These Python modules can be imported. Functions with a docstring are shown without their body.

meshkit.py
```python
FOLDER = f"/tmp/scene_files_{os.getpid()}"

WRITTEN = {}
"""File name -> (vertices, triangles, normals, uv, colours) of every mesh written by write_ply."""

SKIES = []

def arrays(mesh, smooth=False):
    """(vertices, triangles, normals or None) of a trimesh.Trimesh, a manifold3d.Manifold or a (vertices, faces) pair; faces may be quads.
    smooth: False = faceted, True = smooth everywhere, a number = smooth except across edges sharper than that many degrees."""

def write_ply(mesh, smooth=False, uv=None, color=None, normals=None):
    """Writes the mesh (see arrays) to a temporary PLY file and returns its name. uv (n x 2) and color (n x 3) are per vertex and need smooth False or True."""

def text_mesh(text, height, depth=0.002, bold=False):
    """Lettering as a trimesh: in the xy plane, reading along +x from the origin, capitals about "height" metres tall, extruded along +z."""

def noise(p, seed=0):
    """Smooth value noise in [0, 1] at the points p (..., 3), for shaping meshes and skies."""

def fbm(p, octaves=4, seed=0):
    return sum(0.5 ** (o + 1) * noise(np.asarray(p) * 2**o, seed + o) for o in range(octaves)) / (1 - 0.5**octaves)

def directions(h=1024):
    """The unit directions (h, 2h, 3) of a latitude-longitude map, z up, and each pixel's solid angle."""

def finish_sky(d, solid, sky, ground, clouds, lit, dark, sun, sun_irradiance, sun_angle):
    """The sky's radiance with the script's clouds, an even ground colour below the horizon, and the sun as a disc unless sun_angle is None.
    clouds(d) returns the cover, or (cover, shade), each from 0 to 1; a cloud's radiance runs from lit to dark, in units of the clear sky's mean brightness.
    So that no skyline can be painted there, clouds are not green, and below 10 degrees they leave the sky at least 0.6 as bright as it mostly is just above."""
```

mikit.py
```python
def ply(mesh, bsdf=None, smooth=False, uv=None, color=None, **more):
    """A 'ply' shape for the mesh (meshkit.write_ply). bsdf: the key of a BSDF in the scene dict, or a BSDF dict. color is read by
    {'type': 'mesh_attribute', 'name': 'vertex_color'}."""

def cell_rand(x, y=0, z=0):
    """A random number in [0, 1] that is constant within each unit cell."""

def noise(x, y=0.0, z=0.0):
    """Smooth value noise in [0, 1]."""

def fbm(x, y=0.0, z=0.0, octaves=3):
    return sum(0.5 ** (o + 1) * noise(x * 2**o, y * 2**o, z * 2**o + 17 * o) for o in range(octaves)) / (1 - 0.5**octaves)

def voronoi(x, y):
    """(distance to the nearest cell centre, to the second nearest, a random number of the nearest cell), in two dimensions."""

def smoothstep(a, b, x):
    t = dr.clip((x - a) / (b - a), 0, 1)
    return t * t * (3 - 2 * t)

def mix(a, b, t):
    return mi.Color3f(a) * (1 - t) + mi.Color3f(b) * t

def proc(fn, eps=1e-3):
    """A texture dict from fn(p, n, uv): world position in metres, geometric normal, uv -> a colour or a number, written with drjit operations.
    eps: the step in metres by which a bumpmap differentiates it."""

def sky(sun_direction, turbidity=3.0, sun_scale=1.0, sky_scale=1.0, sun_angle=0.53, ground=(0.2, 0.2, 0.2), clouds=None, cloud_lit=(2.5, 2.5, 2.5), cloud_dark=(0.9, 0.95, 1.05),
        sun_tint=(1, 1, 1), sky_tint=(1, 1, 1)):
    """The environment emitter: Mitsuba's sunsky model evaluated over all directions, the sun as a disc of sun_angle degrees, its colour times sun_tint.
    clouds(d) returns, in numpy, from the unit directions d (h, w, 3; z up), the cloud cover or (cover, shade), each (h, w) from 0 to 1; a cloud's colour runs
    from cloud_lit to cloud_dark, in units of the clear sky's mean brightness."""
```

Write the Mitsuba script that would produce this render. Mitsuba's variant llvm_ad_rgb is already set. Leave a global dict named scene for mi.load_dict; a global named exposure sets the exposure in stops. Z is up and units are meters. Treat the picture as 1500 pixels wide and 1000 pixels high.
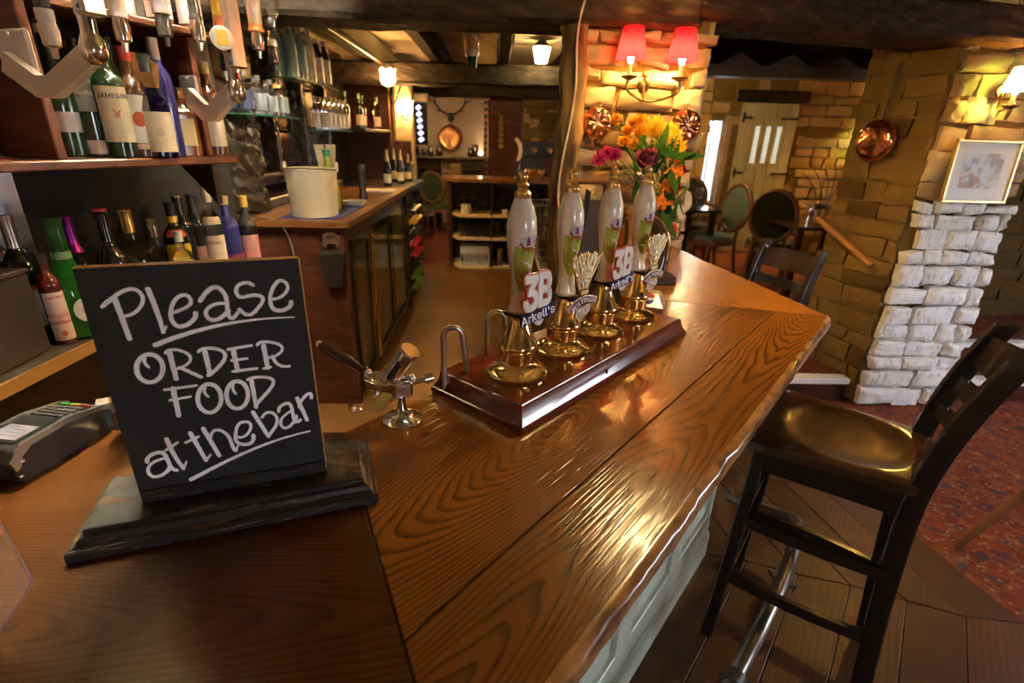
import math, random
import numpy as np, trimesh, drjit as dr, mitsuba as mi
import mikit, meshkit
from mikit import proc, noise, fbm, voronoi, cell_rand, smoothstep, mix
from shapely.geometry import Polygon, LineString, Point
from shapely import affinity

scene, labels = {}, {}
T4 = mi.ScalarTransform4f
# ---------------------------------------------------------------- camera, light, exposure
_cam = np.array([[0.99923039, -0.02918316, 0.02620999], [0.01345978, -0.37252553, -0.92792433], [0.03684365, 0.92756298, -0.37184603]])
_m = np.eye(4); _m[:3, 0], _m[:3, 1], _m[:3, 2] = -_cam[0], -_cam[1], _cam[2]; _m[:3, 3] = [0, 0, 1.55]
scene['camera'] = {'type': 'thinlens', 'fov': 2 * math.degrees(math.atan(750 / 740.9)), 'fov_axis': 'x', 'to_world': T4(_m), 'near_clip': 0.02, 'far_clip': 200.0,
                   'aperture_radius': 0.0022, 'focus_distance': 0.95}
exposure = 2.95
SKY = 13.0
def clouds(d): return np.full(d.shape[:2], 0.92), 0.35 + 0.3 * meshkit.fbm(d * 3, 3)
scene['sky'] = mikit.sky([-0.5, 0.3, 0.75], turbidity=4, sun_scale=0.0, sky_scale=SKY, ground=(0.25, 0.25, 0.22), clouds=clouds, cloud_lit=(2.3, 2.35, 2.5), cloud_dark=(1.3, 1.38, 1.55))
WARM = np.array([1.0, 0.53, 0.115])
rng = np.random.default_rng(7)

# ---------------------------------------------------------------- helpers
def lin(h):
    h = h.lstrip('#'); c = np.array([int(h[i:i + 2], 16) for i in (0, 2, 4)]) / 255.0
    return tuple(np.where(c <= 0.04045, c / 12.92, ((c + 0.055) / 1.055) ** 2.4))
def principled(color, rough=0.5, metal=0.0, spec=0.5, coat=0.0, **kw):
    c = color if isinstance(color, dict) else {'type': 'rgb', 'value': list(map(float, color))}
    d = {'type': 'principled', 'base_color': c, 'roughness': rough if isinstance(rough, dict) else float(rough), 'metallic': float(metal), 'specular': float(spec), **kw}
    if coat: d['clearcoat'] = float(coat); d['clearcoat_gloss'] = 0.95
    return d
def mat(name, color, rough=0.5, metal=0.0, spec=0.5, coat=0.0, bump=None, bscale=1.0, **kw):
    b = principled(color, rough, metal, spec, coat, **kw)
    if bump is not None: b = {'type': 'bumpmap', 'arbitrary': bump, 'scale': float(bscale), 'bsdf': b}
    scene[name] = {'type': 'twosided', 'b': b}
def glow(rgb, k): return {'type': 'area', 'radiance': {'type': 'rgb', 'value': [float(c * k) for c in rgb]}}

def numbered(name):
    if name not in scene and name not in labels: return name
    i = 1
    while f'{name}_{i:03d}' in scene or f'{name}_{i:03d}' in labels: i += 1
    return f'{name}_{i:03d}'
def add(key, mesh, m, smooth=35, emitter=None, kind=None, label=None):
    """One shape entry. m: a BSDF key, or (finish, (r, g, b)) for a plain colour in that finish."""
    key = numbered(key)
    v, f, n = meshkit.arrays(mesh, smooth)
    color = None
    if isinstance(m, tuple):
        color = np.tile(np.array(m[1] if not isinstance(m[1], str) else lin(m[1]), float), (len(v), 1)); m = 'vc_' + m[0]
    path = meshkit.write_ply((v, f), False, None, color, normals=n)
    d = {'type': 'ply', 'filename': path, 'face_normals': n is None, 'bsdf': {'type': 'ref', 'id': m}}
    if emitter: d['emitter'] = emitter
    scene[key] = d
    e = {}
    if kind: e['kind'] = kind
    if label: e['label'] = label
    if e: labels[key] = e
    return key
def thing(name, label, cat, group=None, kind=None):
    key = numbered(name); labels[key] = {'label': label, 'category': cat}
    if group: labels[key]['group'] = group
    if kind: labels[key]['kind'] = kind
    return key
def one(name, mesh, m, label, cat, group=None, smooth=35, emitter=None):
    key = add(name, mesh, m, smooth, emitter); labels[key] = {'label': label, 'category': cat}
    if group: labels[key]['group'] = group
    return key
def struct(name, mesh, m, smooth=False, label=None):
    key = add(name, mesh, m, smooth); labels[key] = {'kind': 'structure'}
    if label: labels[key]['label'] = label
    return key

def cat(*ms): return trimesh.util.concatenate([m for m in ms])
def tr(m, x=0, y=0, z=0):
    m = m.copy(); m.apply_translation([x, y, z]); return m
def rot(m, deg, axis=(0, 0, 1), at=(0, 0, 0)):
    m = m.copy(); m.apply_transform(trimesh.transformations.rotation_matrix(math.radians(deg), axis, at)); return m
def frame(m, o, ex, ey, ez=(0, 0, 1)):
    """mesh in local axes -> world"""
    M = np.eye(4); M[:3, 0], M[:3, 1], M[:3, 2], M[:3, 3] = ex, ey, ez, o
    m = m.copy(); m.apply_transform(M)
    if np.linalg.det(M[:3, :3]) < 0: m.invert()
    return m
def hull(pts): return trimesh.convex.convex_hull(np.asarray(pts, float))
def box(x0, x1, y0, y1, z0, z1, c=0.0):
    if c <= 0: return trimesh.creation.box(bounds=[[x0, y0, z0], [x1, y1, z1]])
    c = min(c, (x1 - x0) * .49, (y1 - y0) * .49, (z1 - z0) * .49); p = []
    for x, sx in ((x0, 1), (x1, -1)):
        for y, sy in ((y0, 1), (y1, -1)):
            for z, sz in ((z0, 1), (z1, -1)):
                p += [(x + sx * c, y + sy * c, z), (x + sx * c, y, z + sz * c), (x, y + sy * c, z + sz * c)]
    return hull(p)
def lathe(prof, n=28, at=(0, 0, 0), a0=0.0, a1=2 * math.pi):
    p = np.array(prof, float); full = abs(a1 - a0 - 2 * math.pi) < 1e-6
    ang = np.linspace(a0, a1, n, endpoint=not full); k = len(p)
    v = np.stack([np.outer(np.cos(ang), p[:, 0]), np.outer(np.sin(ang), p[:, 0]), np.tile(p[:, 1], (len(ang), 1))], -1).reshape(-1, 3)
    F = []
    for i in range(n if full else n - 1):
        j = (i + 1) % n
        for q in range(k - 1):
            a, b, c, d = i * k + q, j * k + q, j * k + q + 1, i * k + q + 1
            if p[q, 0] > 1e-9: F.append((a, b, c))
            if p[q + 1, 0] > 1e-9: F.append((a, c, d))
    m = trimesh.Trimesh(v, F, process=False); m.merge_vertices(); m.apply_translation(at); return m
def spline(pts, n=8):
    from scipy.interpolate import CubicSpline
    p = np.array(pts, float); t = np.r_[0, np.cumsum(np.linalg.norm(np.diff(p, axis=0), axis=1))]
    return CubicSpline(t, p)(np.linspace(0, t[-1], (len(p) - 1) * n + 1))
def tube(pts, r, sides=10, cap=True):
    p = np.array(pts, float); r = np.broadcast_to(r, (len(p),)).astype(float)
    t = np.gradient(p, axis=0); t /= np.linalg.norm(t, axis=1, keepdims=True) + 1e-12
    up = np.array([0, 0, 1.0]) if abs(t[0][2]) < 0.9 else np.array([1.0, 0, 0])
    a = np.cross(t[0], up); a /= np.linalg.norm(a); A = []
    for k in range(len(p)):
        a = a - t[k] * (a @ t[k]); a /= np.linalg.norm(a); A.append(a.copy())
    A = np.array(A); B = np.cross(t, A); ang = np.arange(sides) * 2 * np.pi / sides
    v = (p[:, None] + r[:, None, None] * (np.cos(ang)[None, :, None] * A[:, None] + np.sin(ang)[None, :, None] * B[:, None])).reshape(-1, 3)
    F = []
    for i in range(len(p) - 1):
        for j in range(sides):
            q = (j + 1) % sides; F += [(i * sides + j, i * sides + q, (i + 1) * sides + q), (i * sides + j, (i + 1) * sides + q, (i + 1) * sides + j)]
    if cap:
        v = np.vstack([v, p[0], p[-1]]); s, e = len(v) - 2, len(v) - 1; o = (len(p) - 1) * sides
        for j in range(sides):
            q = (j + 1) % sides; F += [(s, q, j), (e, o + j, o + q)]
    return trimesh.Trimesh(v, F, process=False)
def rod(a, b, r, r2=None, sides=12): return tube([a, b], [r, r if r2 is None else r2], sides)
def sweep(prof, path, closed=False):
    """profile [(out, z)] carried along a horizontal path, mitred; out = to the right of travel"""
    p = np.array(path, float); n = len(p); V = []
    for i in range(n):
        d0 = p[i] - p[i - 1] if (i > 0 or closed) else p[1] - p[0]
        d1 = p[(i + 1) % n] - p[i] if (i < n - 1 or closed) else d0
        d0 = d0 / np.linalg.norm(d0); d1 = d1 / np.linalg.norm(d1)
        n0, n1 = np.array([d0[1], -d0[0]]), np.array([d1[1], -d1[0]]); b = (n0 + n1); b /= max(1 + n0 @ n1, 1e-6)
        V += [(p[i][0] + b[0] * o, p[i][1] + b[1] * o, z) for o, z in prof]
    k = len(prof); F = []
    for i in range(n if closed else n - 1):
        for q in range(k - 1):
            a, b, c, d = i * k + q, ((i + 1) % n) * k + q, ((i + 1) % n) * k + q + 1, i * k + q + 1; F += [(a, b, c), (a, c, d)]
    return trimesh.Trimesh(np.array(V), F, process=False)
def extrude(poly, h, z=0.0):
    poly = poly if hasattr(poly, "geom_type") else Polygon(poly)
    gs = getattr(poly, 'geoms', [poly])
    return tr(cat(*[trimesh.creation.extrude_polygon(g, h, engine='earcut') for g in gs]), z=z)
def slab(pts, z0, z1, c=0.002, gap=0.0):
    """a flat board with a chamfered upper edge, from a convex outline"""
    P = Polygon(pts).buffer(-gap, join_style=2) if gap else Polygon(pts)
    Q = P.buffer(-c, join_style=2); a = np.array(P.exterior.coords)[:-1]; b = np.array(Q.exterior.coords)[:-1]
    if len(a) != len(b): return extrude(P, z1 - z0, z0)
    return hull([(x, y, z) for x, y in a for z in (z0, z1 - c)] + [(x, y, z1) for x, y in b])
def prism(poly2, o, ex, ey, depth):
    """2D outline in the plane (ex, ey) at o, pushed by depth along ex x ey"""
    ez = np.cross(ex, ey); return frame(extrude(poly2, depth), o, ex, ey, ez)
def unit(v): v = np.array(v, float); return v / np.linalg.norm(v)
def sphere(r, at=(0, 0, 0), sub=2, s=(1, 1, 1)):
    m = trimesh.creation.icosphere(subdivisions=sub, radius=r); m.apply_scale(s); m.apply_translation(at); return m
def text(s, h, depth=0.001, bold=False): return meshkit.text_mesh(s, h, depth, bold)
def wrap(m, r, face, z, at=(0, 0)):
    """lettering in the xy plane wound on an upright cylinder, its middle facing the angle face"""
    v = np.array(m.vertices); mid = (v[:, 0].min() + v[:, 0].max()) / 2; th = face + (v[:, 0] - mid) / r
    rr = r + v[:, 2]; out = np.stack([at[0] + rr * np.cos(th), at[1] + rr * np.sin(th), z + v[:, 1]], -1)
    return trimesh.Trimesh(out, m.faces, process=False)
def stroke(pts, w0, w1=None, slant=None, n=6):
    """a flat pen stroke of varying width as a 2D polygon"""
    p = spline(pts, n) if len(pts) > 2 else np.linspace(pts[0], pts[1], 5)
    w = np.linspace(w0, w0 if w1 is None else w1, len(p))
    t = np.gradient(p, axis=0); t /= np.linalg.norm(t, axis=1, keepdims=True) + 1e-12; nrm = np.stack([-t[:, 1], t[:, 0]], 1)
    from shapely.ops import unary_union
    return unary_union([LineString(p[i:i + 2]).buffer((w[i] + w[i + 1]) / 4, cap_style=1, quad_segs=3) for i in range(len(p) - 1)]).simplify(0.0002)

# ---------------------------------------------------------------- materials
V = {'type': 'mesh_attribute', 'name': 'vertex_color'}
mat('vc_matte', V, 0.8, spec=0.3); mat('vc_satin', V, 0.4); mat('vc_gloss', V, 0.1, spec=0.6, coat=0.5)
mat('vc_metal', V, 0.13, metal=1.0); mat('vc_smetal', V, 0.32, metal=1.0)
mat('brass', (0.95, 0.71, 0.31), 0.05, metal=1.0); mat('chrome', (0.85, 0.84, 0.82), 0.035, metal=1.0); mat('steel', (0.55, 0.53, 0.5), 0.24, metal=1.0)
mat('copper', (0.80, 0.33, 0.15), 0.14, metal=1.0, bump=proc(lambda p, n, uv: noise(p.x * 60, p.y * 60, p.z * 60)), bscale=0.002)
mat('iron', (0.03, 0.027, 0.025), 0.45, spec=0.5)
scene['glass'] = {'type': 'dielectric', 'int_ior': 1.45}
scene['thin_glass'] = {'type': 'thindielectric', 'int_ior': 1.5}
scene['green_glass'] = principled((0.02, 0.14, 0.018), 0.03, spec=0.6, spec_trans=0.6, eta=1.4) ; scene['green_glass'].pop('specular')

def wood(angle, seed, dark, light, ring=0.0052, t0=0.0, h0=0.05, slope=0.10, lines=1.0):
    ca, sa = math.cos(angle), math.sin(angle); D, L = mi.Color3f(*dark), mi.Color3f(*light)
    def fn(p, n, uv):
        s = p.x * ca + p.y * sa; t = -p.x * sa + p.y * ca - t0
        w = (fbm(s * 1.3 + seed * 7.1, t * 5, seed, octaves=3) - 0.5)
        h = h0 + slope * dr.abs(dr.sin(s * 1.7 + seed)) + 0.03 * w
        r = dr.sqrt(dr.square(t + 0.06 * w) + dr.square(h)) + 0.0025 * noise(s * 14, t * 90, seed)
        x = r / ring; fr = x - dr.floor(x)
        ringv = smoothstep(0.45, 0.92, fr) * (1 - smoothstep(0.94, 1.0, fr)) * (0.45 + 0.55 * noise(s * 3, t * 9, seed + 3))
        pores = smoothstep(0.55, 0.9, noise(s * 26, t * 700, seed + 5)) * (0.25 + 0.6 * smoothstep(0.3, 0.8, fr))
        blot = fbm(p.x * 4.5, p.y * 4.5, seed + 1, octaves=3)
        k = dr.clip(lines * (0.75 * ringv + 0.35 * pores), 0, 1)
        c = mix(L * (0.62 + 0.75 * blot), D, k)
        return mi.Color3f(c)
    return fn
def wood_bump(angle, seed):
    ca, sa = math.cos(angle), math.sin(angle)
    return proc(lambda p, n, uv: noise((p.x * ca + p.y * sa) * 18, (-p.x * sa + p.y * ca) * 480, seed), eps=4e-4)
A45 = math.atan2(1.144, 1.003)
OD, OL = (0.026, 0.0075, 0.0012), (0.185, 0.062, 0.0085)
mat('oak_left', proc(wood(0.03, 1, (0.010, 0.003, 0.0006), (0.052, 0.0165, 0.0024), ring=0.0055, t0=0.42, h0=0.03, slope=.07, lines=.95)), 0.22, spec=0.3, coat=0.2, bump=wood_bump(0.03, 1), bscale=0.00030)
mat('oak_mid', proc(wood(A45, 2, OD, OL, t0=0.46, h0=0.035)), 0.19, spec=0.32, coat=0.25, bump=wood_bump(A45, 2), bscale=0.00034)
mat('oak_front', proc(wood(A45, 3, OD, (0.19, 0.064, 0.009), t0=0.245, h0=0.03, slope=.06)), 0.19, spec=0.32, coat=0.25, bump=wood_bump(A45, 3), bscale=0.00034)
AY = math.atan2(1.104, -0.141)
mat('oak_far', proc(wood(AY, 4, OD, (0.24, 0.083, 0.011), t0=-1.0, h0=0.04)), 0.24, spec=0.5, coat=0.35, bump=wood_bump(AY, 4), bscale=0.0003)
mat('oak_edge', proc(lambda p, n, uv: mix((0.30, 0.145, 0.05), (0.10, 0.04, 0.012), smoothstep(0.35, 0.75, fbm(p.x * 22, p.y * 22, p.z * 60)))), 0.2, spec=0.6, coat=0.8)
def streak(dark, light, sx, sy, sz, k=3):
    return proc(lambda p, n, uv: mix(dark, light, fbm(p.x * sx, p.y * sy, p.z * sz, octaves=k)))
mat('mahogany', streak((0.022, 0.004, 0.0013), (0.15, 0.024, 0.007), 9, 9, 50), 0.12, spec=0.6, coat=1.0)
mat('shelf_wood', streak((0.018, 0.006, 0.003), (0.10, 0.028, 0.012), 14, 14, 22), 0.38, spec=0.4)
mat('panel_wood', streak((0.020, 0.005, 0.003), (0.075, 0.019, 0.009), 8, 8, 40), 0.5, spec=0.3)
mat('dark_wood', streak((0.006, 0.004, 0.003), (0.028, 0.016, 0.010), 16, 16, 60), 0.35, spec=0.5)
mat('counter_wood', streak((0.06, 0.022, 0.007), (0.24, 0.095, 0.03), 20, 3, 30), 0.22, spec=0.5, coat=0.3)
mat('black_wood', streak((0.004, 0.003, 0.003), (0.012, 0.009, 0.007), 10, 10, 10), 0.16, spec=0.6, coat=0.6)
mat('seat_wood', streak((0.010, 0.005, 0.003), (0.05, 0.021, 0.009), 18, 18, 18), 0.15, spec=0.6, coat=0.9)
mat('chair_wood', streak((0.10, 0.045, 0.02), (0.22, 0.10, 0.045), 20, 20, 6), 0.35, spec=0.5)
mat('pale_wood', streak((0.26, 0.12, 0.035), (0.46, 0.235, 0.07), 18, 4, 18), 0.4)
mat('beam_wood', proc(lambda p, n, uv: mix((0.006, 0.004, 0.003), (0.030, 0.019, 0.013), smoothstep(0.3, 0.8, fbm(p.x * 22 + p.z * 34, p.y * 16, p.z * 44, octaves=4)))), 0.72, spec=0.25,
    bump=proc(lambda p, n, uv: fbm(p.x * 14 + p.z * 25, p.y * 14, p.z * 40, octaves=3)), bscale=0.012)
mat('post_wood', proc(lambda p, n, uv: mix((0.035, 0.02, 0.009), (0.17, 0.115, 0.05), smoothstep(0.25, 0.8, fbm(p.x * 26, p.y * 26, p.z * 3.5, octaves=4)))), 0.75, spec=0.2,
    bump=proc(lambda p, n, uv: fbm(p.x * 40, p.y * 40, p.z * 5, octaves=3)), bscale=0.012)
mat('chalkboard', proc(lambda p, n, uv: mix((0.010, 0.010, 0.011), (0.022, 0.022, 0.023), fbm(p.x * 30, p.y * 30, p.z * 12))), 0.62, spec=0.35)
mat('worn_black', proc(lambda p, n, uv: mix((0.010, 0.009, 0.009), (0.10, 0.052, 0.025), smoothstep(0.60, 0.80, fbm(p.x * 25 , p.y * 60, p.z * 260, octaves=4)))), 0.5, spec=0.35,
    bump=proc(lambda p, n, uv: noise(p.x * 25, p.y * 60, p.z * 300)), bscale=0.0012)
mat('cream_china', (0.86, 0.77, 0.60), 0.07, spec=0.6, coat=0.8)
mat('enamel', proc(lambda p, n, uv: mix((0.92, 0.80, 0.54), (0.05, 0.05, 0.05), smoothstep(0.80, 0.84, fbm(p.x * 45, p.y * 45, p.z * 45)) * smoothstep(1.19, 1.12, p.z))), 0.22, spec=0.5, coat=0.4)
mat('plaster', proc(lambda p, n, uv: mix((0.50, 0.36, 0.28), (0.64, 0.49, 0.38), fbm(p.x * 2.5, p.y * 2.5, p.z * 2.5))), 0.9, spec=0.1)
mat('ceiling_white', proc(lambda p, n, uv: mix((0.34, 0.27, 0.17), (0.48, 0.40, 0.27), fbm(p.x * 3, p.y * 3, 0))), 0.9, spec=0.1)
mat('sage_paint', proc(lambda p, n, uv: mix((0.36, 0.40, 0.34), (0.46, 0.50, 0.43), fbm(p.x * 6, p.y * 6, p.z * 6))), 0.28, spec=0.5, coat=0.2)
mat('door_paint', proc(lambda p, n, uv: mix((0.40, 0.36, 0.22), (0.52, 0.47, 0.30), fbm(p.x * 4, p.y * 4, p.z * 3))), 0.5)
def stone(dark, light, sc=9):
    return proc(lambda p, n, uv: mix(dark, light, dr.clip(0.15 + 0.55 * fbm(p.x * sc, p.y * sc, p.z * sc * 1.3, octaves=4) + 0.5 * noise(p.x * 3, p.y * 3, p.z * 3.3) - 0.1, 0, 1)))
SB = proc(lambda p, n, uv: fbm(p.x * 34, p.y * 34, p.z * 34, octaves=4))
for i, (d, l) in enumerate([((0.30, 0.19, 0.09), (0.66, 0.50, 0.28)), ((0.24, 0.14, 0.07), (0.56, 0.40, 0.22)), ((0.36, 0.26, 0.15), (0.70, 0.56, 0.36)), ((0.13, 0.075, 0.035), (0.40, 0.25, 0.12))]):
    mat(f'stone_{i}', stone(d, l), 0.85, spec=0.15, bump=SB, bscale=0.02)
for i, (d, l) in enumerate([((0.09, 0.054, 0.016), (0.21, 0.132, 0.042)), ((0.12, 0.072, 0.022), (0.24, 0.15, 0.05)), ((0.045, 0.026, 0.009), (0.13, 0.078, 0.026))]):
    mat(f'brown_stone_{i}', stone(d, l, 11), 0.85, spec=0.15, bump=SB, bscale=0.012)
for i in range(2):
    mat(f'white_stone_{i}', proc(lambda p, n, uv, i=i: mix((0.68, 0.68, 0.69), (0.20, 0.17, 0.13), 0.62 * smoothstep(0.50 - 0.05 * i, 0.85, fbm(p.x * 85, p.y * 85, p.z * 22, octaves=4)))), 0.7, spec=0.25,
        bump=proc(lambda p, n, uv: fbm(p.x * 55, p.y * 55, p.z * 45, octaves=3)), bscale=0.015)
mat('mortar', proc(lambda p, n, uv: mix((0.13, 0.080, 0.028), (0.25, 0.16, 0.062), fbm(p.x * 20, p.y * 20, p.z * 20))), 0.95, spec=0.05, bump=SB, bscale=0.02)
mat('pale_mortar', (0.30, 0.27, 0.23), 0.95, spec=0.05)
def carpet(p, n, uv):
    a, b, w = voronoi(p.x * 13 + 0.7 * fbm(p.x * 9, p.y * 9, 0), p.y * 13); c, d, w2 = voronoi(p.x * 42, p.y * 42)
    col = mix((0.10, 0.022, 0.015), (0.16, 0.045, 0.024), noise(p.x * 30, p.y * 30, 1))
    col = mix(col, (0.20, 0.12, 0.06), smoothstep(0.10, 0.05, dr.abs(b - a)) * 0.4)
    col = mix(col, (0.035, 0.045, 0.075), dr.select(w > 0.80, smoothstep(0.42, 0.25, a), 0.0) * 0.6)
    col = mix(col, mix((0.24, 0.17, 0.10), (0.05, 0.055, 0.075), dr.select(w2 > 0.8, mi.Float(1), mi.Float(0))), dr.select(w2 > 0.62, smoothstep(0.36, 0.18, c), 0.0) * 0.8)
    return mi.Color3f(col * (0.75 + 0.5 * noise(p.x * 300, p.y * 300, 2)))
mat('carpet', proc(carpet), 0.95, spec=0.05)
mat('lino', proc(lambda p, n, uv: mix((0.10, 0.040, 0.011), (0.16, 0.068, 0.019), fbm(p.x * 3, p.y * 3, 0))), 0.6, spec=0.18)
for i in range(3):
    mat(f'floor_oak_{i}', proc(wood([0.9, -0.65, 0.3][i], 11 + i, (0.03, 0.011, 0.004), (0.062 - .008 * i, 0.024 - .004 * i, 0.008), ring=0.02, t0=0.3, h0=0.08, lines=.6)), 0.42, spec=0.4)
mat('red_shade', (0.5, 0.02, 0.03), 0.8)
scene['red_fabric'] = {'type': 'principledthin', 'base_color': {'type': 'rgb', 'value': [0.20, 0.003, 0.009]}, 'roughness': 0.8, 'diff_trans': 1.0, 'eta': 1.3}
scene['cream_fabric'] = {'type': 'principledthin', 'base_color': {'type': 'rgb', 'value': [0.95, 0.72, 0.38]}, 'roughness': 0.8, 'diff_trans': 1.1, 'eta': 1.3}
scene['leaf'] = {'type': 'principledthin', 'base_color': {'type': 'rgb', 'value': [0.04, 0.105, 0.02]}, 'roughness': 0.45, 'diff_trans': 0.6, 'eta': 1.4}
scene['petal'] = {'type': 'principledthin', 'base_color': V, 'roughness': 0.6, 'diff_trans': 0.5, 'eta': 1.3}
# ================================================================ the room
def stone_face(parent, o, eu, W, H, course=0.11, length=0.28, mats=('stone_0', 'stone_1', 'stone_2'), depth=0.03, seed=1, gap=0.012, nx=4, nz=3, z0=0.0, name='stone', rough=0.012, skip=None, ragged=0.0, bulge=0.4, scale=26):
    """courses of separate stones on an upright face: o = lower left corner, eu = along the face; the stones stand out of it to the right-hand normal eu x z"""
    r = np.random.default_rng(seed); eu = unit(eu); ez = np.array([0, 0, 1.0]); en = np.cross(eu, ez); z = z0
    while z < H - 0.03:
        h = course * r.uniform(0.8, 1.25)
        if H - z - h < course * 0.5: h = H - z
        u = -r.uniform(0, 0.6) * length; 
        while u < W:
            l = length * r.uniform(0.55, 1.4); a, b = max(u, 0.0), min(u + l, W)
            if W - b < length * 0.3: b = W
            u = b if b == W else u + l
            if b - a < 0.05 or (skip and skip((a + b) / 2, z + h / 2)): continue
            d = depth * r.uniform(0.6, 1.3)
            if ragged:
                if a == 0: a -= r.uniform(0, ragged)
                if b == W: b += r.uniform(-ragged, ragged)
            uu, zz = np.linspace(0, 1, nx), np.linspace(0, 1, nz); P = []
            c = r.normal(0, 0.008, (4, 2))
            for j in zz:
                for i in uu:
                    cu = (1 - i) * (1 - j) * c[0, 0] + i * (1 - j) * c[1, 0] + (1 - i) * j * c[2, 0] + i * j * c[3, 0]
                    cz = (1 - i) * (1 - j) * c[0, 1] + i * (1 - j) * c[1, 1] + (1 - i) * j * c[2, 1] + i * j * c[3, 1]
                    e = max(abs(2 * i - 1), abs(2 * j - 1)) ** 8
                    P.append((a + gap / 2 + i * (b - a - gap) + cu, z + gap / 2 + j * (h - gap) + cz, d * (1 - bulge * e)))
            P = np.array(P); F = []; q3 = np.c_[P[:, :2], np.full(len(P), seed * 3.7 + u)]; P[:, 2] += (meshkit.fbm(q3 * scale, 3, seed) - .5) * rough * 3.2; P[:, :2] += (np.stack([meshkit.fbm(q3 * scale * .8 + 9 * (k + 1), 2, seed) for k in (0, 1)], -1) - .5) * .016
            for j in range(nz - 1):
                for i in range(nx - 1):
                    q = j * nx + i; F += [(q, q + 1, q + nx + 1), (q, q + nx + 1, q + nx)]
            ring = [i for i in range(nx)] + [j * nx + nx - 1 for j in range(1, nz)] + [(nz - 1) * nx + i for i in range(nx - 2, -1, -1)] + [j * nx for j in range(nz - 2, 0, -1)]
            B = P[ring].copy(); B[:, 2] = -0.02; k = len(P); V = np.vstack([P, B])
            for q in range(len(ring)):
                p = (q + 1) % len(ring); F += [(ring[q], k + q, k + p), (ring[q], k + p, ring[p])]
            W3 = np.array(o)[None] + V[:, :1] * eu + V[:, 1:2] * ez + V[:, 2:] * en
            add(f'{parent}__{name}', trimesh.Trimesh(W3, F, process=False), mats[r.integers(len(mats))], 50)
        z += h

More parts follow.
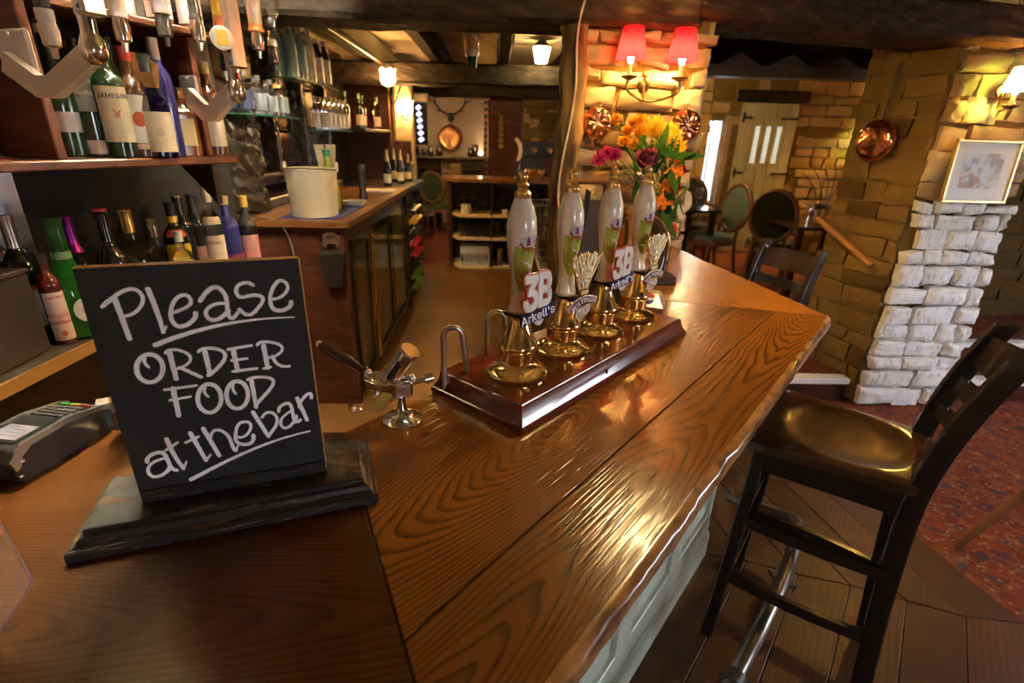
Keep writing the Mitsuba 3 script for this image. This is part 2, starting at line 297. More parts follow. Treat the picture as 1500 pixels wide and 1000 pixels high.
# floors
struct('floor', box(-3, 5.2, -3.2, 11, -0.06, -0.004), 'carpet')
struct('floor_staff', extrude([(-1.9, 0.3), (-0.1, 0.45), (0.5, 1.4), (0.62, 2.6), (0.62, 6.6), (-1.9, 6.6)], 0.006, -0.004), 'lino', label='brown smooth floor behind the bar')
n45, d45 = np.array([0.755, -0.656]), np.array([0.656, 0.755]); nY, dY = np.array([0.992, 0.127]), np.array([-0.127, 0.992])
def cross(oa, ob):
    """where the lines at offset oa along n45 and ob along nY meet"""
    return np.linalg.solve(np.array([n45, nY]), np.array([oa, ob]))
OFF = [(-0.40, 1.03), (-0.225, 1.205), (-0.05, 1.37), (0.115, 1.535), (0.285, 1.69), (0.455, 1.845), (0.618, 2.03)]
fl = struct('floor_platform', extrude([tuple(cross(-.42, 1.0) - d45 * 2.6), tuple(cross(.61, 2.02) - d45 * 3), tuple(cross(.61, 2.02)), tuple(cross(.61, 2.02) + dY * 1.45), tuple(cross(-.42, 1.0) + dY * 1.45), tuple(cross(-.42, 1.0))], 0.008, -0.004), 'floor_oak_2', label='worn wooden boards around the bar')
for i in range(6):
    a, b = cross(*OFF[i]), cross(*OFF[i + 1]); g = 0.0015
    s = 0.0
    for k, L in enumerate([0.75, 0.62, 0.8, 0.7]):
        off = 0.25 * (i % 2) if k == 0 else 0
        s1 = s + L + off
        p = [a - d45 * s, b - d45 * s, b - d45 * s1, a - d45 * s1]
        add(fl + '__plank', slab(p, 0.0, 0.011 + 0.001 * ((i + k) % 2), 0.002, g), f'floor_oak_{(i + k) % 3 if (i + k) % 3 < 2 else 0}', False); s = s1
    t = 0.0
    for k, L in enumerate([0.7, 0.75]):
        p = [a + dY * t, a + dY * (t + L), b + dY * (t + L), b + dY * t]
        add(fl + '__plank', slab(p, 0.0, 0.011 + 0.001 * ((i + k + 1) % 2), 0.002, g), 'floor_oak_1' if (i + k) % 2 else 'floor_oak_0', False); t += L
a = cross(0.618, 2.03)
struct('trim_1', cat(*[slab([a + s * 0 + u * 0, a + u * L, a + u * L + w * .03, a + w * .03], 0.0, 0.016, 0.003) for u, L, w, s in ((-d45, 2.2, n45, 0),)]), ('smetal', (0.5, 0.48, 0.5)), label='pale metal edging strip between boards and carpet')
# the two steps by the right pillar, and the raised floor of the far right room
struct('floor_raised', extrude([(1.0, 2.93), (5.1, 2.93), (5.1, 7.2), (1.0, 7.2)], 0.17, -0.0), 'carpet', label='raised carpeted floor of the far right room')
struct('floor_upper_step', extrude([(2.95, 3.16), (5.1, 3.18), (5.1, 4.2), (2.95, 4.2)], 0.17, 0.17), 'carpet', label='second carpeted step right of the pillar')
for k, (x0, x1) in enumerate(((1.03, 2.30), (2.97, 4.4))): struct(f'trim_{2 + 5 * k}', box(x0, x1, 2.86, 2.94, 0.135, 0.176, 0.004), ('satin', (0.62, 0.61, 0.60)), label=['white nosing on the lower step left of the pillar', 'white nosing on the lower step right of the pillar'][k])
struct('trim_3', box(2.96, 4.4, 3.09, 3.17, 0.31, 0.346, 0.004), ('satin', (0.62, 0.61, 0.60)), label='white nosing on the upper step')
struct('trim_4', cat(box(2.97, 4.4, 2.905, 2.928, 0.0, 0.134), box(1.03, 2.30, 2.905, 2.928, 0.0, 0.134)), 'panel_wood', label='dark riser of the lower step')
struct('trim_5', box(2.96, 4.4, 3.14, 3.162, 0.17, 0.312), 'panel_wood', label='dark riser of the upper step')

# ceiling, outer walls with windows to the daylight
struct('ceiling', box(-3, 5.2, -3.2, 11, 2.36, 2.42), 'ceiling_white')
struct('wall_left', box(-2.3, -2.2, -3.2, 11, 0, 2.42), 'plaster')
struct('wall_front', cat(box(-2.3, 1.6, -3.2, -3.1, 0, 2.42), box(2.9, 5.2, -3.2, -3.1, 0, 2.42), box(1.6, 2.9, -3.2, -3.1, 0, 0.8), box(1.6, 2.9, -3.2, -3.1, 1.9, 2.42)), 'plaster')
struct('wall_right', cat(box(5.0, 5.1, -3.2, 0.3, 0, 2.42), box(5.0, 5.1, 2.0, 11, 0, 2.42), box(5.0, 5.1, 0.3, 2.0, 0, 0.75), box(5.0, 5.1, 0.3, 2.0, 1.85, 2.42)), 'plaster')
for i, (x0, x1, y0, y1, z0, z1, ax) in enumerate([(5.02, 5.08, 0.3, 2.0, 0.75, 1.85, 1), (1.6, 2.9, -3.18, -3.12, 0.8, 1.9, 0)]):
    f = [box(x0, x1, y0, y1, z0, z0 + .05), box(x0, x1, y0, y1, z1 - .05, z1)]
    n = 4
    for k in range(n + 1):
        if ax: y = y0 + (y1 - y0 - .05) * k / n; f.append(box(x0, x1, y, y + .05, z0, z1))
        else: x = x0 + (x1 - x0 - .05) * k / n; f.append(box(x, x + .05, y0, y1, z0, z1))
    w = struct(f'window_{i + 1}', cat(*f), ('satin', (0.7, 0.68, 0.62)))
struct('wall_back', box(-2.3, 1.6, 9.6, 9.7, 0, 2.42), 'plaster')

# ---- far right room: stone wall with a plank door and a window
wb = struct('wall_back_right', cat(box(1.0, 2.66, 6.95, 7.15, 0.17, 2.36), box(2.66, 2.99, 6.95, 7.15, 0.17, 0.80), box(2.66, 2.99, 6.95, 7.15, 1.86, 2.36), box(2.99, 5.0, 6.95, 7.15, 0.17, 2.36)), 'mortar')
inwin = lambda u, z: (1.58 < u < 2.02 and 0.60 < z < 1.72) or (2.06 < u < 2.86 and z < 1.98)
stone_face(wb, (1.0, 6.95, 0.17), (1, 0, 0), 4.0, 2.17, 0.125, 0.30, ('stone_1', 'stone_0', 'brown_stone_1', 'stone_1'), 0.03, 5, gap=0.02, skip=inwin)
for x0, x1, s in ((2.64, 2.70, 0), (2.95, 3.01, 0)): add(wb + '__window_reveal', box(x0, x1, 6.93, 7.15, .80, 1.86), 'stone_1', False)
wn = struct('window_3', cat(box(2.68, 2.71, 7.08, 7.12, .80, 1.86), box(2.94, 2.97, 7.08, 7.12, .80, 1.86), box(2.68, 2.97, 7.08, 7.12, .80, .83), box(2.68, 2.97, 7.08, 7.12, 1.83, 1.86), box(2.815, 2.83, 7.08, 7.12, .80, 1.86)), ('satin', (0.65, 0.6, 0.5)))
add(wn + '__pane', box(2.70, 2.95, 7.095, 7.099, .82, 1.84), 'thin_glass', False)
cu = one('curtain', frame(extrude(Polygon([(0, 0), (.10, .03), (.16, 0), (.2, .03), (.2, .05), (.15, .02), (.1, .05), (0, .02)]), 1.15), (2.50, 6.84, 0.75), (1, 0, 0), (0, 1, 0)), ('matte', (0.42, 0.26, 0.10)), 'tan curtain hanging left of the bright far window', 'curtain')
door = struct('door_1', box(3.10, 3.82, 6.90, 6.94, 0.175, 2.05), 'door_paint', label='pale cream plank door with three narrow panes')
labels[door]['kind'] = 'structure'
for k in range(5):
    x = 3.115 + k * 0.14
    holes = 0 < k < 4
    for z0, z1 in (((0.19, 1.34), (1.78, 2.04)) if holes else ((0.19, 2.04),)): add(door + '__plank', box(x, x + .135, 6.872, 6.905, z0, z1, .006), 'door_paint', False)
    if holes:
        add(door + '__plank', box(x, x + .035, 6.872, 6.905, 1.34, 1.78), 'door_paint', False); add(door + '__plank', box(x + .10, x + .135, 6.872, 6.905, 1.34, 1.78), 'door_paint', False)
        add(door + '__pane', box(x + .03, x + .105, 6.885, 6.892, 1.34, 1.78), ('gloss', (0.75, 0.78, 0.70)), False, glow((.55, .62, .55), .10))
for z in (1.86, 1.20, .45):
    add(door + '__hinge', cat(box(3.10, 3.22, 6.862, 6.874, z, z + .03), box(3.10, 3.13, 6.862, 6.874, z - .04, z + .07)), 'iron', False)
    add(door + '__latch', cat(box(3.60, 3.82, 6.862, 6.874, z, z + .025), sphere(.02, (3.62, 6.86, z + .01), 1)), 'iron', False)
struct('trim_6', box(3.02, 3.90, 6.84, 7.0, 2.06, 2.19, .01), 'beam_wood', label='dark lintel over the far door')
# recess wall behind the right pillar
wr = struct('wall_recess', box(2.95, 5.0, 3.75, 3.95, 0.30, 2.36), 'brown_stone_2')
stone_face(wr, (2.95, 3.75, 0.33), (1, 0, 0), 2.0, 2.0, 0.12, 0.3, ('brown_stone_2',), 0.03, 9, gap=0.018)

# ---- the middle pillar
pm = thing('stone_pillar', 'rough honey stone pillar at the end of the bar carrying the red twin wall lamp', 'pillar')
add(pm + '__core', box(0.42, 0.985, 2.69, 3.25, 0.0, 2.30), 'mortar', False)
stone_face(pm, (0.40, 2.69, 0.9), (1, 0, 0), 0.60, 1.13, 0.088, 0.20, ('stone_0', 'stone_1', 'stone_2', 'stone_3', 'stone_0'), 0.045, 21, gap=0.016, nx=10, nz=6, rough=0.015, ragged=0.03)
stone_face(pm, (0.985, 2.69, 0.2), (0, 1, 0), 0.56, 2.1, 0.11, 0.27, ('stone_0', 'stone_1', 'stone_2'), 0.035, 22, gap=0.014, nx=8, nz=5, rough=0.012)
stone_face(pm, (0.42, 3.25, 0.2), (0, -1, 0), 0.56, 2.1, 0.11, 0.27, ('stone_0', 'stone_1', 'stone_2'), 0.03, 23)
def beam_mesh(x0, x1, y0, y1, z0, z1, seed, axis=0, amp=0.012, c=0.02):
    m = box(x0, x1, y0, y1, z0, z1, c); m = m.subdivide_to_size(max((x1 - x0), (y1 - y0), (z1 - z0)) / 22); v = np.array(m.vertices)
    v += (np.stack([meshkit.fbm(v * 5 + k * 9, 3, seed) for k in range(3)], -1) - 0.5) * amp * 2; m.vertices = v; return m
pp = tube(spline([(0.335, 2.585, 0.0), (0.340, 2.585, 0.6), (0.328, 2.585, 1.2), (0.348, 2.59, 1.7), (0.342, 2.585, 2.02)], 14), [0.060 + 0.006 * math.sin(k * .9) for k in range(57)], 28); v = np.array(pp.vertices); v[:, :2] += (np.stack([meshkit.fbm(v * (26, 26, 5) + 9 * k, 3, 4) for k in (0, 1)], -1) - .5) * .03; pp.vertices = v
one('timber_post', pp, 'post_wood', 'weathered round timber post against the left edge of the middle stone pillar', 'post')
one('white_cable', tube(spline([(0.62, 2.585, 2.19), (0.42, 2.56, 2.185), (0.355, 2.51, 2.05), (0.345, 2.505, 1.95), (0.352, 2.505, 1.8), (0.325, 2.505, 1.55), (0.33, 2.505, 1.15)], 8), 0.0045, 6), ('satin', (0.75, 0.66, 0.5)), 'thin white cable running down the timber post', 'cable')

# ---- the right pillar: pale lower stones, honey stones above a ledge
pr = thing('stone_pillar', 'broad stone pillar on the carpet with whitened lower courses and a framed print', 'pillar')
PA, PB, PC, PD = np.array([2.365, 2.88]), np.array([2.95, 2.90]), np.array([2.215, 3.34]), np.array([2.97, 3.5])
add(pr + '__core', extrude(Polygon([PA + (.005, .012), PB + (-.02, .012), PD, PC + (.005, 0)]), 2.3, 0.0), 'mortar', False)
stone_face(pr, (*(PA + (0, -.035)), 0.0), (PB[0] - PA[0], PB[1] - PA[1], 0), 0.575, 1.285, 0.107, 0.21, ('white_stone_0', 'white_stone_1'), 0.035, 31, gap=0.012, nx=10, nz=6, rough=0.010, ragged=0.015, name='whitened_stone', scale=40)
stone_face(pr, (*(PA + (.02, 0)), 1.29), (PB[0] - PA[0], PB[1] - PA[1], 0), 0.58, 1.0, 0.12, 0.24, ('stone_0', 'stone_1', 'stone_2', 'stone_3'), 0.03, 32, gap=0.014, nx=10, nz=6, rough=0.013, ragged=0.02)
LS = np.linalg.norm(PA - PC)
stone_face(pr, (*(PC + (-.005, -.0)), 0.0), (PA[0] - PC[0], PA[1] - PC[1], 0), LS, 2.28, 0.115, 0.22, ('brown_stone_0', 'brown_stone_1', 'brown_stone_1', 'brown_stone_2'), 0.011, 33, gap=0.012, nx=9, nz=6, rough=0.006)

# ---- beams
def beam(label, *a, m='beam_wood', **k): return one('ceiling_beam', beam_mesh(*a, **k), m, label, 'beam', smooth=50)
b1 = beam_mesh(0.90, 2.63, 2.60, 3.02, 2.075, 2.23, 3); v = np.array(b1.vertices); v[:, 1] += (v[:, 0] - 1.0) * 0.085; v[:, 2] -= (v[:, 0] - 1.0) * 0.02; b1.vertices = v
one('ceiling_beam', b1, 'beam_wood', 'thick dark lintel beam from the middle stone pillar to the right pillar', 'beam', smooth=50)
beam('black beam across the ceiling left of the middle stone pillar', -1.9, 0.92, 2.61, 2.92, 2.03, 2.28, 4)
pts = [(1.15, 2.0), (2.72, 2.0), (2.72, 2.075)]
for k in range(4): x = 2.62 - k * 0.36; pts += [(x, 2.075), (x - .05, 2.07), (x - .20, 2.15), (x - .33, 2.08)]
pts += [(1.15, 2.08)]
one('notched_beam', prism(Polygon(pts), (0, 4.10, 0), np.array([1, 0, 0.]), np.array([0, 0, 1.]), 0.14), ('satin', (0.085, 0.062, 0.045)), 'dark beam with a row of pointed notches in the opening beside the middle pillar', 'beam', smooth=False)
beam('dark beam above the notched beam', 1.0, 3.0, 4.26, 4.5, 2.05, 2.34, 5)
beam('heavy brown beam crossing the far left room ahead of the wooden post', -1.7, 1.2, 5.15, 5.4, 1.99, 2.17, 6)
beam('dark beam resting on the far wooden post', -1.7, 1.5, 6.9, 7.2, 2.02, 2.2, 8)
for k, x in enumerate((-1.25, -0.62, 0.0, 0.62)):
    one('ceiling_joist', beam_mesh(x, x + .12, 2.95, 9.5, 2.18, 2.37, 20 + k), 'beam_wood', ['leftmost dark joist running under the far ceiling', 'second dark joist from the left under the far ceiling', 'dark joist running behind the hanging ornament', 'rightmost dark joist beside the hanging lantern'][k], 'joist', 'joists under the far ceiling', smooth=50)
for k, x in enumerate((1.5, 2.2, 2.9)):
    one('ceiling_joist', beam_mesh(x, x + .14, -1.0, 2.62, 2.24, 2.38, 30 + k), 'beam_wood', 'dark joist above the lintel beam over the bar', 'joist', 'joists in front of the lintel beam', smooth=50)
# ================================================================ the bar
Mo, Mi = np.array([-0.025, 0.226]), np.array([-0.267, 0.798])
Co, Ci = cross(-0.167, 1.261), cross(-0.725, 0.70)
fs = (0.321 - 0.167) / 0.558
S0, S1 = Mo + (Mi - Mo) * fs, Co + (Ci - Co) * fs
Eo, Ei = Co + dY * 1.16, Ci + dY * .82
bar = thing('bar_counter', 'long varnished oak bar counter carrying the hand pumps and the chalkboard', 'bar counter')
inn = 0.012
Mo2, Co2, Eo2 = Mo + np.array([-.005, .012]), Co + np.array([-.012, .004]), Eo - nY * .012
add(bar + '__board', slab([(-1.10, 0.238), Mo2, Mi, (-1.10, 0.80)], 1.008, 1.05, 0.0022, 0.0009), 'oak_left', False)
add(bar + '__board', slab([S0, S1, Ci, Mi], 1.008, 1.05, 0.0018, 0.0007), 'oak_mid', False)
add(bar + '__board', slab([Mo2, Co2, S1, S0], 1.008, 1.05, 0.0018, 0.0007), 'oak_front', False)
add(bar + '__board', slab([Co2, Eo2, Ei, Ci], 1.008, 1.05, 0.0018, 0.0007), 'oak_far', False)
path = []
for a, b in (((-1.10, .226), Mo), (Mo, Co), (Co, Eo)):
    a, b = np.array(a), np.array(b); k = int(np.linalg.norm(b - a) / 0.02)
    path += [a + (b - a) * i / k for i in range(k)]
path.append(Eo)
eb = sweep([(-.016, 1.049), (-.008, 1.0502), (-.001, 1.047), (.004, 1.040), (.004, 1.024), (-.001, 1.013), (-.016, 1.008)], path)
v = np.array(eb.vertices); w = (meshkit.fbm(v * 22, 3, 5) - .5); v[:, :2] += w[:, None] * n45 * 0.010 * (v[:, 2:] < 1.049); eb.vertices = v
add(bar + '__front_edge', eb, 'oak_edge', True)
# painted panelled front under the counter
def facade(a, b, npan):
    a, b = np.array(a), np.array(b); L = np.linalg.norm(b - a); ex = np.r_[(b - a) / L, 0]; en = np.cross(ex, [0, 0, 1.0]); F = lambda m: frame(m, (*a, 0), ex, -en)
    bf = add(bar + '__painted_front', F(box(0, L, .012, .03, 0, 1.006)), 'sage_paint', False, label='pale grey-green panelled front')
    w = L / npan
    for i in range(npan + 1): add(bf + '__stile', F(box(max(i * w - .045, 0), min(i * w + .045, L), -.008, .012, .13, .995, .003)), 'sage_paint', False)
    for z0, z1 in ((.13, .23), (.56, .65), (.90, .995)): add(bf + '__rail', F(box(0, L, -.0075, .0118, z0, z1, .003)), 'sage_paint', False)
    for i in range(npan):
        for z0, z1 in ((.24, .55), (.66, .89)):
            x0, x1 = i * w + .055, (i + 1) * w - .055
            add(bf + '__raised_panel', F(hull([(x, .011, z) for x in (x0, x1) for z in (z0, z1)] + [(x, -.004, z) for x in (x0 + .03, x1 - .03) for z in (z0 + .03, z1 - .03)])), 'sage_paint', False)
    add(bf + '__skirting', F(hull([(0, .02, 0), (L, .02, 0), (0, -.018, 0), (L, -.018, 0), (0, -.018, .115), (L, -.018, .115), (0, -.008, .13), (L, -.008, .13), (0, .02, .13), (L, .02, .13)])), 'sage_paint', False)
offp = 0.215
P0, P1, P2 = Mo + np.array([-.086, .208]), np.array(cross(-.167 - offp, 1.261 - offp)), Eo - nY * offp
facade((-1.10, .434), P0, 3); facade(P0, P1, 4); facade(P1, P2, 3)
# foot rail
R0, R1 = np.array([0.685, 0.936]), np.array([1.205, 1.524])
dr_ = unit(R1 - R0); R_ = R0 - dr_ * 0.75
end = np.r_[R1 - n45 * .27, .20]
rp = spline([np.r_[R_, .20], np.r_[R0, .20], np.r_[R1 - dr_ * .06, .20], np.r_[R1 - dr_ * .012 - n45 * .012, .20], np.r_[R1 - n45 * .08, .20], end], 8)
rail = thing('foot_rail', 'dull steel foot rail running low along the bar front', 'foot rail')
add(rail + '__rail', tube(rp, 0.022, 14), ('smetal', (0.22, 0.19, 0.17)), True)
for t in (0.02, 0.47, 0.92):
    c = R_ + (R1 - R_) * t
    add(rail + '__bracket', cat(box(-.018, .018, -.012, .012, 0, .19, .004), box(-.03, .03, -.026, .026, .17, .20, .006), box(-.04, .04, -.04, .04, 0.011, .02, .003)).apply_transform(trimesh.transformations.translation_matrix([*c, 0])), 'iron', False)
    add(rail + '__clamp', rod(np.r_[c - dr_ * .02, .2], np.r_[c + dr_ * .02, .2], .027, sides=16), 'iron', 40)
    add(rail + '__bolt', sphere(.008, (*(c + n45 * .03), .2), 1), 'chrome', True)

# ================================================================ on the counter: chalkboard
ex = np.array([0.9508, 0.3098, 0]); en = np.array([0.3098, -0.9508, 0]); BL = np.array([-0.4681, 0.5637, 1.085])
cb = thing('chalkboard_sign', 'black chalkboard on a wooden foot with white hand lettering, standing on the counter', 'sign')
SF = lambda m: frame(m, BL, ex, -en)     # local: u along, y away from the viewer, z up
add(cb + '__board', SF(box(0, .2335, 0, .016, -.012, .318, .0012)), 'chalkboard', False)
add(cb + '__board_edge', SF(cat(box(.0005, .233, .0015, .0145, .3178, .3188), box(.2333, .2343, .0015, .0145, .0, .317))), ('satin', (0.30, 0.17, 0.06)), False, label='bare wood edge')
STROKES = [(44,59,[(186,2736),(244,2784),(300,2821)]),(59,53,[(322,2813),(339,2565),(359,2315)]),(44,37,[(324,2843),(425,2903),(547,2909),(593,2840),(549,2699),(435,2612),(327,2597)]),(59,44,[(668,2906),(702,2625),(717,2366)]),(37,25,[(707,2367),(760,2432)]),(37,53,[(843,2590),(994,2646),(1075,2733),(1037,2806),(943,2783),(856,2658),(830,2526),(875,2427),(981,2435),(1093,2574)]),(53,44,[(1170,2725),(1247,2818),(1376,2880),(1442,2798),(1446,2607),(1458,2477),(1551,2540)]),(37,53,[(1424,2667),(1299,2661),(1201,2555),(1240,2475),(1365,2495),(1452,2575)]),(44,44,[(1773,2878),(1678,2915),(1578,2835),(1597,2745),(1749,2752),(1860,2709),(1795,2587),(1683,2499),(1576,2580)]),(37,53,[(1965,2687),(2115,2738),(2160,2864),(2096,2919),(2010,2852),(1943,2696),(1969,2546),(2088,2529),(2182,2628)]),(62,16,[(601,2209),(946,2317),(1391,2402),(1786,2430),(2192,2419)]),(53,53,[(470,2089),(418,2058),(375,2005),(348,1937),(341,1865),(355,1800),(389,1751),(437,1726),(492,1730),(546,1761),(589,1816),(616,1885),(622,1958),(607,2023),(572,2071),(525,2094),(470,2089)]),(37,31,[(461,2063),(446,1989),(474,1929)]),(62,53,[(726,2096),(730,1732)]),(40,31,[(686,2094),(865,2096),(935,1994),(864,1902),(718,1880)]),(44,44,[(799,1883),(1000,1722)]),(62,53,[(1104,2061),(1109,1742)]),(40,47,[(1035,2069),(1229,2087),(1316,2016),(1263,1878),(1085,1735)]),(62,53,[(1422,2047),(1427,1752)]),(37,37,[(1363,2061),(1636,2085)]),(37,31,[(1380,1905),(1560,1910)]),(37,37,[(1369,1749),(1654,1757)]),(62,53,[(1777,2065),(1782,1747)]),(40,34,[(1707,2083),(1907,2092),(1996,2005),(1935,1924),(1798,1902)]),(44,34,[(1864,1908),(1945,1755),(2046,1738)]),(31,31,[(1731,1743),(1822,1753)]),(62,56,[(671,1606),(659,1216)]),(34,34,[(579,1602),(930,1610)]),(34,34,[(608,1447),(835,1465)]),(53,53,[(1030,1604),(980,1570),(939,1511),(913,1437),(907,1357),(921,1284),(954,1230),(1001,1202),(1054,1206),(1106,1241),(1148,1301),(1174,1377),(1179,1458),(1163,1530),(1130,1583),(1083,1608),(1030,1604)]),(37,31,[(1016,1562),(1004,1492),(1033,1434)]),(53,53,[(1354,1600),(1306,1567),(1268,1509),(1244,1436),(1239,1358),(1253,1287),(1285,1233),(1330,1207),(1380,1211),(1429,1245),(1468,1305),(1492,1380),(1496,1458),(1480,1529),(1448,1580),(1403,1605),(1354,1600)]),(37,31,[(1346,1567),(1332,1479),(1353,1432)]),(56,47,[(1563,1601),(1564,1202)]),(37,50,[(1520,1607),(1700,1625),(1820,1565),(1744,1409),(1562,1191)]),(50,47,[(186,605),(271,710),(362,714),(415,556),(482,405)]),(31,50,[(398,614),(260,589),(167,474),(201,369),(315,375),(411,479)]),(56,44,[(460,898),(512,594),(564,414)]),(31,25,[(564,414),(618,521)]),(34,34,[(413,730),(570,824)]),(56,44,[(738,939),(799,671),(844,485)]),(31,25,[(844,485),(912,570)]),(34,34,[(660,806),(819,867)]),(56,50,[(896,978),(1009,530)]),(37,47,[(942,778),(1083,917),(1150,843),(1188,652),(1216,567)]),(28,22,[(1216,567),(1283,684)]),(34,50,[(1268,782),(1428,841),(1440,975),(1352,991),(1262,853),(1260,689),(1343,641),(1463,768)]),(56,47,[(1513,1123),(1647,714)]),(37,47,[(1613,1022),(1738,1078),(1789,999),(1742,835),(1648,721)]),(44,44,[(1828,1082),(1880,1169),(1960,1187),(1999,1072),(2033,878),(2083,901)]),(31,47,[(2002,1072),(1890,1005),(1827,887),(1864,809),(1958,843),(2037,968)]),(56,47,[(2084,1244),(2169,886)]),(37,47,[(2098,1103),(2180,1256),(2248,1295),(2266,1223)]),(56,22,[(616,226),(1065,418),(1583,594),(2190,701)])]
from shapely.ops import unary_union
for w0, w1, pts in STROKES:
    g = stroke([(x / 1e4, y / 1e4) for x, y in pts], w0 / 1e4, w1 / 1e4)
    add(cb + '__lettering', prism(g, BL + en * 0.0001, ex, np.array([0, 0, 1.0]), 0.0007), ('matte', (0.90, 0.90, 0.96)), False)
ft = [(-.072, -.055), (.302, -.055), (.302, .092), (-.072, .092)]
def rect_loft(levels):
    """stack of rectangles (x0, x1, y0, y1, z) as a moulded block"""
    V = []; F = []
    for x0, x1, y0, y1, z in levels: V += [(x0, y0, z), (x1, y0, z), (x1, y1, z), (x0, y1, z)]
    for i in range(len(levels) - 1):
        for j in range(4): a, b = i * 4 + j, i * 4 + (j + 1) % 4; F += [(a, b, b + 4), (a, b + 4, a + 4)]
    n = (len(levels) - 1) * 4; F += [(0, 2, 1), (0, 3, 2), (n, n + 1, n + 2), (n, n + 2, n + 3)]
    return trimesh.Trimesh(np.array(V, float), F, process=False)
def ogee(x0, x1, y0, y1, steps): return rect_loft([(x0 + i, x1 - i, y0 + i, y1 - i, z) for i, z in steps])
add(cb + '__foot', SF(ogee(-.072, .302, -.055, .092, [(.002, -.035), (0, -.033), (0, -.022), (.002, -.020), (.006, -.0195), (.010, -.016), (.013, -.010), (.016, -.008), (.018, -.007), (.018, -.001), (.020, 0)])), 'worn_black', False)
add(cb + '__ledge', SF(box(.004, .234, -.004, .0, -.001, .018, .001)), 'worn_black', False)

# ---- card terminal
ct = thing('card_terminal', 'black and silver card payment terminal with keypad, left of the chalkboard', 'card terminal')
el = unit([.17, .985, 0]); ew = np.array([el[1], -el[0], 0]); CO = np.array([-0.705, 0.645, 1.05])   # ew to the right of el
CF = lambda m: frame(m, CO, el, -ew)     # local x along, y to the left, z up
side = [(0.006, 0), (0, .006), (-.004, .036), (.006, .052), (.02, .058), (.09, .060), (.150, .050), (.163, .044), (.166, .03), (.160, 0)]
add(ct + '__body', frame(extrude(Polygon(side), .082), CO - ew * .082, el, [0, 0, 1], ew), ('satin', (0.012, 0.012, 0.013)), 30)
band = Polygon([(-.003, .038), (.008, .054), (.02, .060), (.09, .0622), (.150, .052), (.166, .045), (.166, .038), (.150, .044), (.09, .053), (.03, .050), (.014, .040), (.008, .026), (.0, .022)])
for o in (0.0, -.083): add(ct + '__silver_trim', frame(extrude(band, .003), CO + ew * o - ew * .001, el, [0, 0, 1], ew), ('smetal', (0.5, 0.5, 0.5)), 30)
top = lambda x: np.interp(x, [.02, .09, .150], [.0585, .0605, .0505])
def onto(x0, x1, y0, y1, t, c=0): 
    s = math.degrees(math.atan2(top(x1) - top(x0), x1 - x0)); return CF(tr(rot(box(0, x1 - x0, y0, y1, 0, t, c), -s, (0, 1, 0)), x0, 0, top(x0)))
add(ct + '__screen_bezel', onto(.018, .088, .010, .074, .001), ('gloss', (0.01, 0.01, 0.011)), False)
add(ct + '__screen', onto(.024, .062, .016, .068, .0015), ('gloss', (0.62, 0.62, 0.70)), False)
for k in range(3): add(ct + '__screen_text', onto(.032 + k * .008, .034 + k * .008, .026, .058 - .006 * k, .0018), ('gloss', (0.40, 0.42, 0.52)), False)
for r in range(4):
    for c in range(3): add(ct + '__key', onto(.092 + r * .0115, .100 + r * .0115, .014 + c * .0195, .030 + c * .0195, .003, .001), ('satin', (0.09, 0.09, 0.09)), False)
for c, q in enumerate(((.45, .02, .02), (.5, .36, .02), (.03, .30, .05))): add(ct + '__key', onto(.140, .147, .014 + c * .0195, .030 + c * .0195, .003, .001), ('satin', q), False)
add(ct + '__screw', CF(cat(sphere(.004, (.012, -.001, .034), 1), sphere(.004, (.004, -.0005, .012), 1))), 'chrome', True)
one('receipt_block', frame(box(0, .035, 0, .03, 0, .022, .001), (-.735, .845, 1.05), unit([.8, .5, 0]), unit([-.5, .8, 0])), ('matte', (0.6, 0.5, 0.4)), 'small cream block behind the card terminal', 'block')
# clear plastic pourer bag behind the chalkboard edge
wb_ = lathe([(0, 0), (.032, 0), (.034, .01), (.033, .07), (.026, .10), (.018, .125), (.016, .15), (0, .152)], 14); v = np.array(wb_.vertices); v += (np.stack([meshkit.fbm(v * 40 + k, 3) for k in range(3)], -1) - .5) * .016; wb_.vertices = v
one('crumpled_bottle', tr(wb_, -.625, .80, 1.05), 'glass', 'crumpled clear plastic bottle half hidden by the left edge of the chalkboard', 'bottle')

# ---- clear acrylic holder at the lower left
ac = thing('menu_holder', 'clear acrylic sheet with a violet edge at the lower left corner of the counter', 'menu holder')
a0, a1, a2 = np.array([-.465, .401, 1.12]), np.array([-.535, .449, 1.22]), np.array([-.533, .365, 1.02])
ux, uy = unit(a1 - a0), unit(a2 - a0); un = unit(np.cross(ux, uy)); L1, L2 = .19, .085
q = [a0, a0 + ux * L1, a0 + ux * L1 + uy * L2, a0 + uy * L2]
add(ac + '__sheet', hull([p + un * s for p in q for s in (0, .0006)]), 'thin_glass', False)
add(ac + '__edge', cat(tube([a0 + ux * .004, a0 + ux * L1], .0009, 6), tube([a0 + uy * .004, a0 + uy * L2], .0009, 6), tube([a0 + ux * .004, a0 + un * .0002, a0 + uy * .004], .0009, 6)), ('gloss', (0.32, 0.24, 0.30)), True)
add(ac + '__insert', hull([a0 + ux * s + uy * t + un * .0012 for s, t in ((.04, .062), (.15, .062), (.15, .084), (.04, .084))] + [a0 + ux * .04 + uy * .07 + un * .0016]), ('matte', (0.07, 0.01, 0.04)), False)

